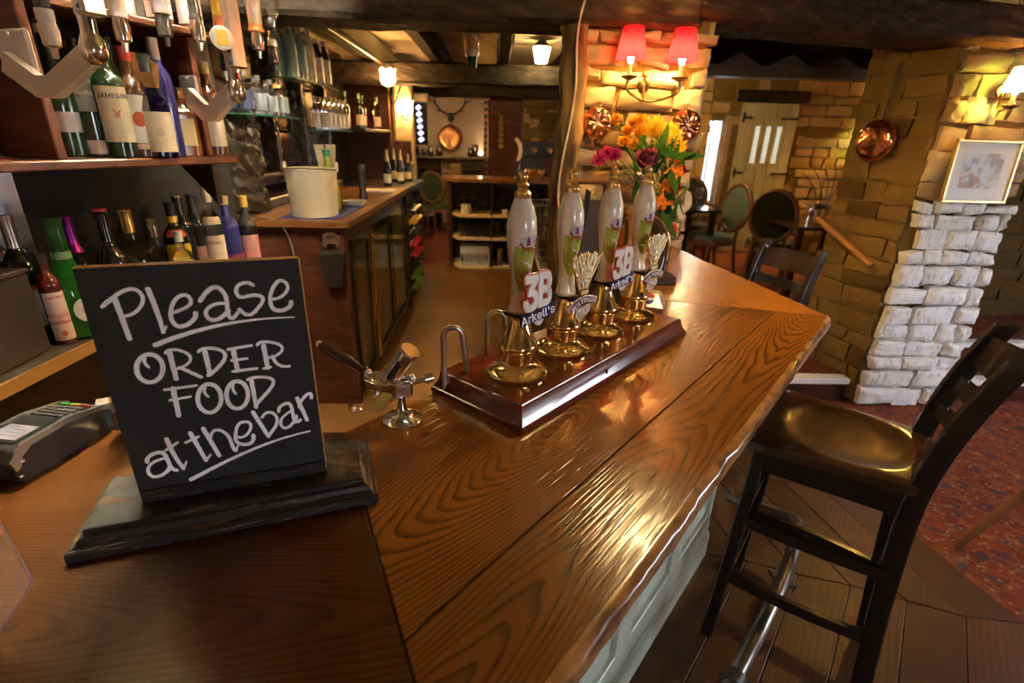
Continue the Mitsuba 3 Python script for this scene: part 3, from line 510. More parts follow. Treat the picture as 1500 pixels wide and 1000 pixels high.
# ---- bar-mounted chrome cork puller
ck = thing('cork_puller', 'chrome cork puller with a dished cup and dark handle clamped to the counter edge', 'cork puller')
K = np.array([-.170, .843, 1.05])
tow = unit([-.35, -.94, 0]); lef = unit([-.94, .35, 0])
add(ck + '__foot', lathe([(0, 0), (.036, 0), (.0375, .002), (.036, .004), (.022, .009), (.012, .016), (.008, .028), (.0065, .05), (.008, .062), (0, .063)], 36, K), 'chrome', 40)
H_ = K + np.array([-.03, .012, .078])
bowl = lathe([(.030, -.014), (.034, 0), (.0362, .002), (.034, .003), (.0315, .0), (.027, -.012), (0, -.016)], 28); bowl.apply_scale([1.25, .8, 1]); bowl = rot(bowl, 160)
add(ck + '__cup', tr(bowl, *H_), 'chrome', 40)
add(ck + '__clamp_block', tr(rot(box(-.016, .016, -.013, .013, -.024, .004, .003), 20), *(K + (0.004, -.004, .078))), 'chrome', False)
c0, c1 = K + np.array([-.02, .0, .085]), K + np.array([.022, -.012, .145])
add(ck + '__barrel', rod(c0, c1, .0165, sides=28), 'chrome', 40)
cap = unit(c1 - c0)
add(ck + '__barrel_cap', cat(rod(c1, c1 + cap * .004, .0195, .018, 28)), 'chrome', 30)
sl = unit(np.cross(cap, np.array([.3, .9, .2])))
add(ck + '__slot', tube([c0 + cap * .012 + np.array([-.003, -.0165, 0]), c0 + cap * .052 + np.array([-.003, -.0165, 0])], .006, 8), ('satin', (0.01, 0.01, 0.01)), True)
hs = H_ + np.array([-.036, .016, .006]); he = hs + np.array([-.095, .030, .045])
hv = he - hs
add(ck + '__handle', tube([hs + hv * t for t in (0, .08, .14, .3, .5, .7, .85, .95, 1)], [.008, .010, .006, .009, .0115, .0105, .011, .009, .004], 14), ('gloss', (0.022, 0.010, 0.006)), True)
add(ck + '__handle_ring', sphere(.0085, hs, 2), 'chrome', True); add(ck + '__handle_ring', sphere(.0065, he, 2), 'chrome', True)
x0 = K + np.array([.026, -.005, .078])
add(ck + '__side_screw', cat(rod(x0 + (-.022, .0, -.002), x0 + (.022, .010, .006), .006, sides=14), rod(x0 + (.018, .008, .005), x0 + (.032, .014, .008), .009, sides=14), sphere(.008, x0 + (-.005, 0, .012), 2)), 'chrome', 40)
add(ck + '__clamp_arm', hull([K + np.array(p) for p in [(-.012, .03, .05), (-.036, .038, .05), (-.045, .05, .04), (-.075, .055, -.01), (-.052, .045, -.012), (-.012, .04, .03), (-.06, .07, -.01), (-.03, .055, .045)]]), 'chrome', 25)
add(ck + '__thumb_screw', sphere(.008, K + (-.052, .02, .045), 2), 'chrome', True)
add(ck + '__thumb_screw', cat(lathe([(0, 0), (.012, .002), (.013, .006), (0, .012)], 16, K + (-.10, .05, -.012))), 'chrome', True)
# ================================================================ hand pumps on their plinth
def text_poly(s, h, bold=True):
    m = text(s, h, 0.001, bold); f = m.faces[m.face_normals[:, 2] < -.9]
    return unary_union([Polygon(m.vertices[t][:, :2]).buffer(1e-6) for t in f]).buffer(-1e-6)
pl = thing('pump_plinth', 'glossy mahogany plinth with a moulded edge under the four hand pumps', 'plinth')
PO = np.array([0.055, 0.790]); pe = unit([0.488, 0.527]); pn = np.array([pe[1], -pe[0]])   # along, and towards the drinker
Lp, Wp = 0.715, 0.252
PF = lambda m: frame(m, (*PO, 1.05), (*pe, 0), (*-pn, 0))
add(pl + '__block', PF(ogee(0, Lp, 0, Wp, [(.001, 0.0005), (0, .001), (0, .010), (.003, .012), (.005, .016), (.010, .026), (.013, .036), (.014, .044), (.017, .046), (.018, .0485), (.020, .049)])), 'mahogany', 25)
add(pl + '__keyhole', PF(box(.30, .302, .0055, .012, .018, .028)), ('satin', (0.01, 0.004, 0.002)), False)
ZP = 1.0988
HP = [(.0142, .353), (.0195, .340), (.0265, .318), (.0287, .298), (.0278, .275), (.0235, .240), (.0190, .205), (.0178, .180), (.0192, .155), (.0225, .141), (.0225, .134)]
hz, hr = np.array([z for _, z in HP])[::-1], np.array([r for r, _ in HP])[::-1]
def on_handle(poly, face, off):
    """a flat outline (across, up) laid on the handle's surface"""
    m = extrude(poly, .0004).subdivide_to_size(.006); v = np.array(m.vertices)
    r = np.interp(v[:, 1], hz, hr) + off + v[:, 2]; a = face + v[:, 0] / np.interp(v[:, 1], hz, hr)
    return trimesh.Trimesh(np.stack([r * np.cos(a), r * np.sin(a), v[:, 1]], -1), m.faces, process=False)
hill = Polygon([(-.026, .268), (-.005, .266), (.012, .264), (.026, .268), (.027, .235), (.022, .205), (.012, .186), (0, .178), (-.011, .184), (-.02, .202), (-.026, .23)])
def horse(x, z, s, flip=1):
    p = [(-.9, .1), (-.7, .45), (-.3, .4), (.2, .42), (.5, .55), (.7, 1.0), (1.0, .95), (1.15, .7), (.85, .7), (.72, .3), (.6, -.1), (.75, -.6), (.6, -.65), (.42, -.15), (-.3, -.15), (-.45, -.7), (-.6, -.7), (-.6, -.1), (-.95, -.5)]
    return Polygon([(x + flip * a * s, z + b * s) for a, b in p])
BASE = [(0, 0), (.060, 0), (.0625, .004), (.0625, .008), (.058, .013), (.050, .016), (.042, .020), (.0355, .026), (.034, .030), (.0365, .033), (.0365, .056), (.039, .059), (.0405, .064), (.039, .069), (.033, .080), (.026, .096), (.021, .112), (.0195, .121), (.022, .123), (.022, .127), (0, .128)]
FIN = [(0, .3515), (.0152, .352), (.0160, .355), (.0160, .361), (.0125, .364), (.0098, .367), (.0092, .371), (.0115, .373), (.0118, .375), (.0085, .378), (.0072, .380), (.0088, .384), (.0096, .389), (.0088, .394), (.0055, .398), (0, .399)]
face0 = math.atan2(-.88, .46)
def clip_frame(at, z): 
    c3 = np.array([.66, -.75, 0]); c3 /= np.linalg.norm(c3); right = np.array([-c3[1], c3[0], 0]); return lambda m: frame(m, (at[0] + c3[0] * .046, at[1] + c3[1] * .046, z), right, (0, 0, 1), c3)
def plate(poly, z0, h): return extrude(poly, h, z0)
def center(p): x0, y0, x1, y1 = p.bounds; return affinity.translate(p, -(x0 + x1) / 2, -(y0 + y1) / 2)
T3, TB = center(affinity.scale(text_poly('3', .062), .76, 1)), center(affinity.scale(text_poly('B', .062), .70, 1))
ARK = center(text_poly("Arkell's", .0165)); WIL = center(text_poly('WILTSHIRE', .0092)); GOLD = center(text_poly('GOLD', .0125))
three_b = unary_union([affinity.translate(T3, -.0185, .035), affinity.translate(TB, .0185, .039)])
def pump_clip(t, at, kind):
    F = clip_frame(at, ZP + .150)
    c = t + '__pump_clip'
    if kind == '3B':
        add(c, F(plate(three_b.buffer(.0052).buffer(.004).buffer(-.004), 0, .003)), ('gloss', (0.42, 0.035, 0.03)), 30, label='red-edged clip of white figures over a blue banner')
        add(c + '__rim', F(plate(three_b.buffer(.0036), .003, .0012)), ('gloss', (0.66, 0.45, 0.32)), 30)
        add(c + '__number', F(plate(three_b.buffer(.0012), .0042, .0012)), ('gloss', (0.88, 0.86, 0.82)), 30)
        ban = Polygon([(-.044, -.022), (-.02, -.0185), (.02, -.0145), (.046, -.008), (.045, .014), (.02, .008), (-.02, .003), (-.044, .0)])
        ban = affinity.translate(ban, 0, -.004); disc = Point(.006, -.019).buffer(.013)
        add(c + '__crest', F(plate(disc, .001, .003)), ('gloss', (0.62, 0.60, 0.55)), 30)
        add(c + '__banner', F(plate(ban, .003, .0035)), ('gloss', (0.012, 0.018, 0.09)), 30)
        add(c + '__name', F(plate(affinity.translate(affinity.rotate(affinity.scale(ARK, 1.15, 1), 8), 0, -.0095), .0066, .0008)), ('gloss', (0.9, 0.9, 0.9)), 30)
    else:
        r = np.random.default_rng(3); body = Polygon([(-.012, .0), (.012, .0), (.034, .05), (.038, .068), (.024, .080), (0, .084), (-.024, .080), (-.038, .068), (-.034, .05)])
        add(c, F(plate(body, 0, .004)), ('smetal', (0.80, 0.62, 0.30)), 30, label='golden wheat sheaf clip over a lettered scroll')
        for k in range(105):
            a = (k % 15 - 7) / 7 * .43 + r.normal(0, .03); l0 = .010 + .0095 * (k // 15) + r.uniform(0, .008); l1 = l0 + .015
            p0 = np.array([math.sin(a) * l0 * 1.35, math.cos(a) * l0, .005]); p1 = np.array([math.sin(a) * l1 * 1.4, math.cos(a) * l1, .006])
            add(c + '__wheat_ear', F(tube([p0 + (p1 - p0) * q for q in (0, .25, .6, 1)], [.0008, .0025, .0022, .0006], 6)), ('satin', (0.92, 0.86, 0.66)) if k % 2 else ('metal', (0.85, 0.66, 0.32)), True)
        add(c + '__tie', F(tr(box(-.014, .014, -.006, .008, .001, .009, .003))), ('smetal', (0.85, 0.72, 0.42)), False)
        arc = lambda r0, r1, y0, w: Polygon([((r0) * math.sin(a), y0 + r0 * math.cos(a) - r0) for a in np.linspace(-w, w, 12)] + [((r1) * math.sin(a), y0 + r1 * math.cos(a) - r0) for a in np.linspace(w, -w, 12)])
        add(c + '__scroll', F(plate(affinity.rotate(arc(.07, .084, -.026, .60), 6), .004, .003)), ('gloss', (0.13, 0.055, 0.07)), 30)
        add(c + '__rim', F(plate(affinity.rotate(arc(.0685, .0855, -.026, .63), 6), .0025, .003)), ('gloss', (0.75, 0.66, 0.5)), 30)
        m = plate(affinity.scale(WIL, 1.18, 1.05), .007, .0008).subdivide_to_size(.004); v = np.array(m.vertices); v = np.stack([(.077 + v[:, 1]) * np.sin(v[:, 0] / .077), -.026 - .07 + (.077 + v[:, 1]) * np.cos(v[:, 0] / .077), v[:, 2]], -1); m.vertices = v
        add(c + '__name', F(rot(m, 6)), ('gloss', (0.85, 0.83, 0.80)), False)
        add(c + '__shield', F(plate(Polygon([(-.024, -.034), (.024, -.03), (.022, -.05), (0, -.064), (-.022, -.054)]), .002, .003)), ('smetal', (0.62, 0.55, 0.38)), 30)
        add(c + '__word', F(plate(affinity.rotate(affinity.translate(GOLD, 0, -.043), 4), .005, .0012)), ('gloss', (0.9, 0.88, 0.84)), 30)
PUMPS = [((0.050, 0.951), '3B'), ((0.159, 1.080), 'W'), ((0.271, 1.205), '3B'), ((0.383, 1.325), 'W')]
PL = ['hand pump nearest the chalkboard, with a red-edged number clip', 'second hand pump from the chalkboard, with a wheat sheaf clip', 'third hand pump from the chalkboard, with a red-edged number clip', 'hand pump farthest from the chalkboard, with a wheat sheaf clip']
for (at, kind), lab in zip(PUMPS, PL):
    t = thing('hand_pump', 'brass and cream china ' + lab, 'hand pump', 'hand pumps on the plinth'); P3 = (at[0], at[1], ZP)
    add(t + '__base', lathe(BASE, 40, P3), 'brass', 35)
    add(t + '__collar', frame(box(-.036, .03, -.017, .017, .1235, .1345, .004), P3, (*-pn, 0), (*-pe, 0)), ('gloss', (0.012, 0.011, 0.010)), False)
    add(t + '__handle', lathe([(0, .3535)] + HP + [(0, .134)], 36, P3)if False else lathe(([(0, .1335)] + [(r, z) for r, z in HP[::-1]] + [(0, .354)]), 36, P3), 'cream_china', True)
    add(t + '__finial', lathe(FIN, 28, P3), 'brass', 35)
    pic = lambda poly, off, c: add(t + '__painted_scene', tr(on_handle(poly, face0, off), *P3), ('gloss', c), True)
    pic(hill, .0003, (0.38, 0.44, 0.07)); pic(Polygon([(-.02, .268), (.02, .268), (.018, .29), (-.016, .284)]), .0002, (0.55, 0.56, 0.60))
    pic(horse(-.004, .262, .0125, -1), .0008, (0.33, 0.11, 0.03)); pic(horse(.016, .258, .010, -1), .0008, (0.40, 0.14, 0.05))
    for x, z, c in ((-.001, .277, (0.28, 0.05, 0.16)), (.018, .272, (0.45, 0.08, 0.10))): pic(Polygon([(x - .004, z - .007), (x + .004, z - .007), (x + .003, z + .004), (x, z + .009), (x - .003, z + .004)]), .0012, c)
    for x, z in ((-.002, .236), (.008, .229), (.002, .212), (-.006, .203), (.010, .214)): pic(horse(x, z, .006, -1), .0010, (0.72, 0.68, 0.62))
    pump_clip(t, at, kind)
# swan-neck spouts behind the plinth
for at, lab in (((-.100, .945), 'steel swan neck spout nearest the cork puller'), ((-.013, 1.048), 'steel swan neck spout beside the nearest hand pump')):
    c = np.array([*at, 0]); u = np.r_[unit([.66, .72]), 0] ; w = np.r_[-n45, 0]; a = unit(u * .75 + np.r_[n45, 0] * .65)
    R = .019; ps = [c + (0, 0, .93), c + (0, 0, 1.16)] + [c + a * R * (1 - math.cos(q)) + np.array([0, 0, 1.18 + R * math.sin(q)]) for q in np.linspace(.0, math.pi * .95, 12)] + [c + a * (2 * R + .004) + (0, 0, 1.15), c + a * (2 * R + .008) + (0, 0, 1.102)]
    one('swan_neck_spout', tube(ps, .0058, 12), 'steel', lab, 'spout', 'spouts behind the plinth', smooth=True)

# ---- beer font, bar gun rest and till behind the pumps
bfk = thing('beer_font', 'dark horn-shaped beer font with brass edges and a glowing orange lens on a black block', 'beer font')
FB = np.array([.585, 1.88, 1.05]); fx = np.array([.995, .06, 0]); FF = lambda m: frame(m, FB, fx, np.array([-.06, .995, 0]))
add(bfk + '__base', FF(box(-.13, .10, -.05, .05, 0, .035, .004)), ('gloss', (0.015, 0.013, 0.012)), False)
horn = spline([(.035, 0, .035), (.05, 0, .10), (.042, 0, .17), (.005, 0, .225), (-.04, 0, .245)], 8)
add(bfk + '__horn', FF(tube(horn, np.interp(np.linspace(0, 1, len(horn)), [0, .3, .7, 1], [.034, .027, .026, .03]), 18)), ('gloss', (0.035, 0.020, 0.010)), True)
for sy in (-1, 1): add(bfk + '__brass_edge', FF(tube(horn + np.array([.012, sy * .022, .012]), .0045, 8)), 'brass', True)
add(bfk + '__lens', FF(tr(rot(lathe([(0, -.012), (.04, -.012), (.068, -.004), (.071, 0), (.060, .012), (.04, .02), (0, .024)], 28), 90, (1, 0, 0)), -.045, .03, .165)), ('gloss', (0.88, 0.20, 0.02)), True)
add(bfk + '__column', FF(lathe([(0, .035), (.026, .035), (.022, .06), (.020, .2), (.026, .225), (.026, .24), (.018, .25), (0, .252)], 24, (-.085, .0, 0))), 'brass', 35)
add(bfk + '__tap_collar', FF(lathe([(0, .25), (.036, .25), (.038, .262), (.026, .27), (.012, .285), (0, .286)], 24, (-.085, 0, 0))), 'brass', 35)
add(bfk + '__tap_handle', FF(tube(spline([(-.085, -.0, .28), (-.062, -.01, .30), (-.055, -.012, .34), (-.068, -.01, .38), (-.095, -.0, .395)], 6), np.interp(np.linspace(0, 1, 25), [0, .5, 1], [.008, .013, .008]), 12)), ('gloss', (0.05, 0.04, 0.03)), True)
add(bfk + '__chrome_inlay', FF(tube(spline([(-.050, -.012, .30), (-.042, -.016, .34), (-.055, -.014, .378), (-.080, -.004, .398)], 6), .005, 8)), 'chrome', True)
gr = thing('bar_gun_rest', 'small silver rest with a red, white and blue disc beyond the plinth', 'bar gun rest')
G0 = np.array([.500, 1.560, 1.05]); gx = unit([.75, -.35, 0]); gy = np.array([-gx[1], gx[0], 0])
add(gr + '__body', frame(hull([(x, y, 0) for x in (-.055, .055) for y in (-.05, .05)] + [(x, y, .018) for x in (-.055, .055) for y in (-.05, .05)] + [(x, y, .05) for x in (-.03, .03) for y in (.0, .045)]), G0, gx, gy), ('smetal', (0.5, 0.5, 0.52)), False)
dk = lambda p, z, c: add(gr + '__disc', frame(rot(extrude(p, .002, z), 34, (1, 0, 0)), G0 + np.array([0, 0, .036]) - gy * .02, gx, gy), ('gloss', c), False)
circ = Point(0, 0).buffer(.022); wave = lambda y: Polygon([(-.03, y - .004), (-.01, y + .004), (.01, y - .004), (.03, y + .003), (.03, .05), (-.03, .05)])
dk(circ, .002, (0.8, 0.8, 0.8)); dk(circ.intersection(wave(.006)), .0042, (0.55, 0.02, 0.03)); dk(circ.difference(wave(-.006)), .0042, (0.01, 0.05, 0.32))
tl = thing('till', 'dark grey till screen standing behind the third hand pump', 'till')
TF = lambda m: frame(m, (.415, 2.12, 1.05), unit([.95, .3, 0]), unit([-.3, .95, 0]))
add(tl + '__screen_back', TF(rot(box(-.075, .085, -.01, .012, .05, .30, .006), 12, (1, 0, 0))), ('satin', (0.045, 0.042, 0.040)), False)
add(tl + '__side_rim', TF(rot(box(-.082, -.074, -.02, .016, .045, .33, .002), 12, (1, 0, 0))), ('satin', (0.012, 0.012, 0.012)), False)
add(tl + '__stand', TF(hull([(x, y, 0) for x in (-.07, .07) for y in (-.06, .06)] + [(x, y, .08) for x in (-.03, .03) for y in (-.02, .03)])), ('satin', (0.02, 0.02, 0.02)), False)
add(tl + '__metal_strip', TF(box(-.06, .09, -.018, -.008, .19, .205, .002)), ('smetal', (0.6, 0.58, 0.52)), False)

# ================================================================ flowers at the foot of the middle pillar
vs = thing('vase', 'small pinkish white vase of mixed flowers on the counter by the middle pillar', 'vase')
VB = np.array([.735, 2.30, 1.05])
add(vs + '__body', lathe([(0, 0), (.045, 0), (.055, .02), (.062, .07), (.058, .12), (.048, .15), (.052, .162), (.047, .162), (.043, .15), (0, .14)], 28, VB), ('gloss', (0.72, 0.55, 0.50)), 40)
def petal(l, w, curl=.2, n=4):
    V = []; F = []
    for i in range(n + 1):
        t = i / n; ww = w * math.sin(math.pi * min(.08 + t * .92, 1)) ** .7 * (1 - .0 * t)
        for s in (-1, 0, 1): V.append((s * ww / 2, t * l, curl * l * t * t + (.12 * w if s else 0)))
    for i in range(n):
        for s in range(2): a = i * 3 + s; F += [(a, a + 1, a + 4), (a, a + 4, a + 3)]
    return trimesh.Trimesh(np.array(V, float), F, process=False)
def facing(m, at, d):
    d = unit(d); x = unit(np.cross([0.1, 0.2, 1.0], d)); return frame(m, at, x, np.cross(d, x), d)
def bloom(rings, seed):
    """rings: (count, length, width, tilt degrees up, curl)"""
    r = np.random.default_rng(seed); ms = []
    for n, l, w, tilt, curl in rings:
        o = r.uniform(0, 6)
        for k in range(n): ms.append(rot(rot(petal(l * r.uniform(.85, 1.1), w, curl), tilt + r.normal(0, 6), (1, 0, 0)), math.degrees(o + 2 * math.pi * k / n) + r.normal(0, 4)))
    return cat(*ms)
MUM = lambda s: [(16, .045 * s, .012 * s, 5, .25), (16, .040 * s, .011 * s, 25, .2), (13, .032 * s, .010 * s, 48, .1), (9, .022 * s, .008 * s, 70, 0)]
LILY = lambda s: [(3, .045 * s, .020 * s, 20, -.25), (3, .045 * s, .016 * s, 35, -.3)]
CARN = lambda s: [(9, .026 * s, .020 * s, 15, .4), (8, .022 * s, .018 * s, 45, .3), (6, .016 * s, .014 * s, 75, .1)]
CAB = lambda s: [(7, .060 * s, .055 * s, 38, .5), (6, .052 * s, .050 * s, 58, .35), (5, .042 * s, .042 * s, 72, .2), (4, .03 * s, .032 * s, 82, .0)]
Nk = np.array([-.30, -.9, .25])
def flower(name, px, rings, color, label, cat_, group=None, d=None, seed=0, center=None, stem=True):
    t = thing(name, label, cat_, group); at = np.array(px, float) - (.13 if px[2] > 1.25 else .06, 0, 0); dd = unit(Nk + (0 if d is None else np.array(d)))
    m = facing(bloom(rings, seed), at, dd); v = np.array(m.vertices); rr = np.linalg.norm(v - at, axis=1); rr = rr / rr.max(); r = np.random.default_rng(seed)
    c0, c1 = np.array(color[0]), np.array(color[-1]); col = c0 + (c1 - c0) * rr[:, None] + r.normal(0, .02, (len(v), 1)) * c1
    key = t + '__petals'; vv, ff, nn_ = meshkit.arrays(m, True); scene[key] = {'type': 'ply', 'filename': meshkit.write_ply((vv, ff), False, None, np.clip(col, .003, .95), normals=nn_), 'face_normals': False, 'bsdf': {'type': 'ref', 'id': 'petal'}}
    if center: add(t + '__centre', sphere(center[0], at + dd * .006, 1), ('matte', center[1]), True)
    if stem: add(t + '__stem', tube(spline([at, at * .6 + (VB + (0, 0, .25)) * .4 - dd * .02, VB + (0, 0, .13)], 5), .0028, 6), ('satin', (0.10, 0.20, 0.04)), True)
YEL, AMB = [(0.85, 0.52, 0.03), (0.90, 0.66, 0.06)], [(0.75, 0.30, 0.02), (0.85, 0.46, 0.03)]
for k, p in enumerate([(.868, 2.30, 1.585), (.80, 2.30, 1.60), (.905, 2.32, 1.525), (.835, 2.24, 1.545)]): flower('yellow_chrysanthemum', p, MUM(1.35), YEL, ['biggest yellow chrysanthemum at the top right of the bouquet', 'yellow chrysanthemum left of the biggest one', 'yellow chrysanthemum at the right edge of the bouquet', 'lowest yellow chrysanthemum, above the leaves'][k], 'flower', 'yellow chrysanthemums', (.0, -.2, .3), 40 + k)
for k, p in enumerate([(.71, 2.32, 1.62), (.675, 2.30, 1.545), (.745, 2.34, 1.63), (.64, 2.33, 1.63), (.715, 2.30, 1.535), (.69, 2.34, 1.585), (.735, 2.30, 1.585)]): flower('amber_blossom', p, CARN(1.3), AMB, 'amber yellow spray blossom at the top left of the bouquet', 'flower', 'amber spray blossoms', (0, 0, .4), 60 + k)
for k, p in enumerate([(.600, 2.28, 1.50), (.575, 2.29, 1.475), (.635, 2.27, 1.495)]): flower('pink_chrysanthemum', p, MUM(.85), [(0.25, 0.01, 0.09), (0.62, 0.06, 0.20)], 'small magenta chrysanthemum at the far left of the bouquet', 'flower', 'magenta chrysanthemums', (-.2, 0, .2), 80 + k)
flower('ornamental_cabbage', (.735, 2.12, 1.475), CAB(1.3), [(0.16, 0.02, 0.06), (0.34, 0.10, 0.13)], 'large plum purple ornamental cabbage head in the middle of the bouquet', 'flower', seed=91, d=(0, 0, .2))
flower('cream_rose', (.785, 2.15, 1.385), CAB(.8), [(0.45, 0.30, 0.10), (0.70, 0.50, 0.16)], 'cream and yellow flower just under the purple cabbage head', 'flower', seed=92, d=(0, 0, -.3))
for k, p in enumerate([(.865, 2.2, 1.435), (.850, 2.2, 1.385), (.89, 2.22, 1.425), (.82, 2.16, 1.325), (.845, 2.17, 1.315), (.895, 2.24, 1.475)]): flower('orange_lily', p, LILY(.85), [(0.75, 0.30, 0.05), (0.75, 0.15, 0.02)], 'orange alstroemeria bloom on the right side of the bouquet', 'flower', 'orange alstroemeria blooms', (.25 * (k % 3 - 1), 0, -.1), 100 + k)
for k, p in enumerate([(.89, 2.2, 1.37), (.925, 2.26, 1.44)]): flower('red_carnation', p, CARN(1.1), [(0.30, 0.004, 0.01), (0.50, 0.01, 0.02)], ['dark red carnation low at the right of the bouquet', 'dark red carnation high at the right edge of the bouquet'][k], 'flower', 'dark red carnations', seed=120 + k)
flower('scarlet_carnation', (.815, 2.2, 1.195), CARN(1.7), [(0.60, 0.01, 0.02), (0.80, 0.03, 0.04)], 'bright scarlet carnation over the rim of the vase', 'flower', seed=130, d=(.2, 0, .5))
fo = []
r = np.random.default_rng(17)
for k in range(120):
    a, z = r.uniform(0, 6.28), r.uniform(1.20, 1.52); q = VB + np.array([math.cos(a) * .10 * r.uniform(.2, 1.2) - (z - 1.2) * .15, math.sin(a) * .08 - .03, z - 1.05])
    fo.append(facing(petal(r.uniform(.05, .11), r.uniform(.012, .03), r.uniform(-.4, .4)), q, r.normal(0, 1, 3) + np.array([0, -.6, .5])))
one('bouquet_leaves', cat(*fo), 'leaf', 'dense green foliage filling the bouquet in the vase', 'foliage', smooth=True); labels['bouquet_leaves']['kind'] = 'stuff'
for k, (p, q) in enumerate([((.80, 2.19, 1.52), (.86, 2.18, 1.50)), ((.76, 2.2, 1.50), (.71, 2.17, 1.475)), ((.86, 2.22, 1.50), (.96, 2.2, 1.50)), ((.81, 2.2, 1.50), (.80, 2.17, 1.60)), ((.84, 2.16, 1.45), (.86, 2.13, 1.37)), ((.83, 2.15, 1.28), (.87, 2.12, 1.20))]):
    p, q = np.array(p) - (.13, 0, 0), np.array(q) - (.13, 0, 0); l = np.linalg.norm(q - p) * 1.3; y = unit(q - p); x = unit(np.cross(y, [0.2, -1, .3]))
    one('long_leaf', frame(petal(l, .035, .15, 6), p, x, y, np.cross(x, y)), 'leaf', 'broad pointed green leaf in the middle of the bouquet', 'leaf', 'broad leaves in the bouquet', smooth=True)
# ================================================================ right side: stools, chairs, tables, lamps
def slat(p0, p1, h, t, bow, up=(0, 0, 1), n=9, arch=0.0):
    """a curved rail from p0 to p1, h high and t thick, bowed sideways"""
    p0, p1, up = np.array(p0, float), np.array(p1, float), unit(up); d = p1 - p0; b = unit(np.cross(d, up)); V = []
    for s in np.linspace(0, 1, n):
        c = p0 + d * s + b * bow * 4 * s * (1 - s); a = arch * 4 * s * (1 - s)
        for o, z in ((-t / 2, -h / 2), (t / 2, -h / 2), (t / 2, h / 2 + a), (-t / 2, h / 2 + a)): V.append(c + b * o + up * z)
    F = []
    for i in range(n - 1):
        for j in range(4): a, e = i * 4 + j, i * 4 + (j + 1) % 4; F += [(a, e, e + 4), (a, e + 4, a + 4)]
    m = (n - 1) * 4; F += [(0, 2, 1), (0, 3, 2), (m, m + 1, m + 2), (m, m + 2, m + 3)]
    me = trimesh.Trimesh(np.array(V), F, process=False)
    if me.volume < 0: me.invert()
    return me
def post4(pts, w, d):
    """square-section post through points (local x width, y depth)"""
    V = []; F = []
    for (x, y, z), k in zip(pts, np.broadcast_to(1.0, len(pts))):
        c = .22
        V += [(x + sx * w / 2 * (1 - (c if i else 0)), y + sy * d / 2 * (1 - (0 if i else c)), z) for sx, sy, i in ((-1, -1, 1), (1, -1, 1), (1, -1, 0), (1, 1, 0), (1, 1, 1), (-1, 1, 1), (-1, 1, 0), (-1, -1, 0))]
    n = len(pts)
    for i in range(n - 1):
        for j in range(8): a, e = i * 8 + j, i * 8 + (j + 1) % 8; F += [(a, e, e + 8), (a, e + 8, a + 8)]
    for j in range(1, 7): F.append((0, j + 1, j)); m = (n - 1) * 8; F.append((m, m + j, m + j + 1))
    return trimesh.Trimesh(np.array(V, float), F, process=False)
def bar_stool(label, at, eb, z0=0.0, hs=.775):
    t = thing('bar_stool', label, 'bar stool'); eb = np.r_[unit(eb), 0]; ew = np.array([-eb[1], eb[0], 0]); S = lambda m: frame(m, (*at, z0), eb, ew)   # local x towards the back, y to the side
    n = 26; V = []; F = []
    uu = np.linspace(0, 1, n); vv = np.linspace(-1, 1, n)
    for u in uu:
        x = -.205 + .42 * u; hw = .222 - .045 * u - .012 * math.exp(-((u - .0) / .08) ** 2) - .02 * math.exp(-((u - 1) / .06) ** 2)
        for q in vv:
            y = q * hw; e = ((x - .015) / .165) ** 2 + (y / .165) ** 2
            z = hs + .012 - .017 * max(0, 1 - e) ** .6 - .007 * abs(q) ** 14 - .007 * (2 * abs(u - .5)) ** 16
            V.append((x, y, z))
    k = n * n; V += [(x, y * .97, hs - .022) for x, y, z in V]
    for i in range(n - 1):
        for j in range(n - 1): a = i * n + j; F += [(a, a + n, a + n + 1), (a, a + n + 1, a + 1), (k + a, k + a + 1, k + a + n + 1), (k + a, k + a + n + 1, k + a + n)]
    ring = [j for j in range(n)] + [i * n + n - 1 for i in range(1, n)] + [(n - 1) * n + j for j in range(n - 2, -1, -1)] + [i * n for i in range(n - 2, 0, -1)]
    for a, b in zip(ring, ring[1:] + ring[:1]): F += [(a, b, k + b), (a, k + b, k + a)]
    seat = trimesh.Trimesh(np.array(V), F, process=False); seat.fix_normals()
    add(t + '__seat', S(seat), 'seat_wood', 50)
    for s in (-1, 1):
        add(t + '__front_leg', S(post4([(-.195, s * .190, 0), (-.18, s * .182, .4), (-.168, s * .172, hs - .02)], .034, .034)), 'black_wood', False)
        P = [(.235, s * .172, 0), (.205, s * .165, .35), (.190, s * .158, .60), (.190, s * .155, hs), (.205, s * .154, hs + .12), (.235, s * .152, hs + .25), (.275, s * .150, hs + .365)]
        add(t + '__back_leg', S(post4(spline(P, 4), .048, .030)), 'black_wood', 40)
        add(t + '__side_rail', S(slat((-.17, s * .172, hs - .06), (.19, s * .156, hs - .06), .07, .02, 0)), 'black_wood', False)
        for z, o in ((.27, .0), (.50, .0)): add(t + '__stretcher', S(slat((-.186, s * .184, z), (.205, s * .165, z), .034, .018, -s * .012)), 'black_wood', 40)
    add(t + '__front_rail', S(slat((-.170, -.17, hs - .06), (-.170, .17, hs - .06), .07, .02, 0)), 'black_wood', False)
    for z in (.25, .46): add(t + '__stretcher', S(slat((-.182, -.183, z), (-.182, .183, z), .034, .020, 0)), 'black_wood', False)
    add(t + '__stretcher', S(slat((.205, -.163, .36), (.205, .163, .36), .034, .018, 0)), 'black_wood', False)
    for z, h, xb, ar in ((.10, .038, .203, 0), (.185, .045, .222, 0), (.285, .085, .248, .018)):
        add(t + '__back_slat', S(slat((xb, -.15, hs + z), (xb, .15, hs + z), h, .020, .040, n=13, up=(.20, 0, 1), arch=ar)), 'black_wood', 40)
    return t
bar_stool('glossy black wooden bar stool standing at the near bar front, seat shining', (1.012, 1.238), (.78, -.625))
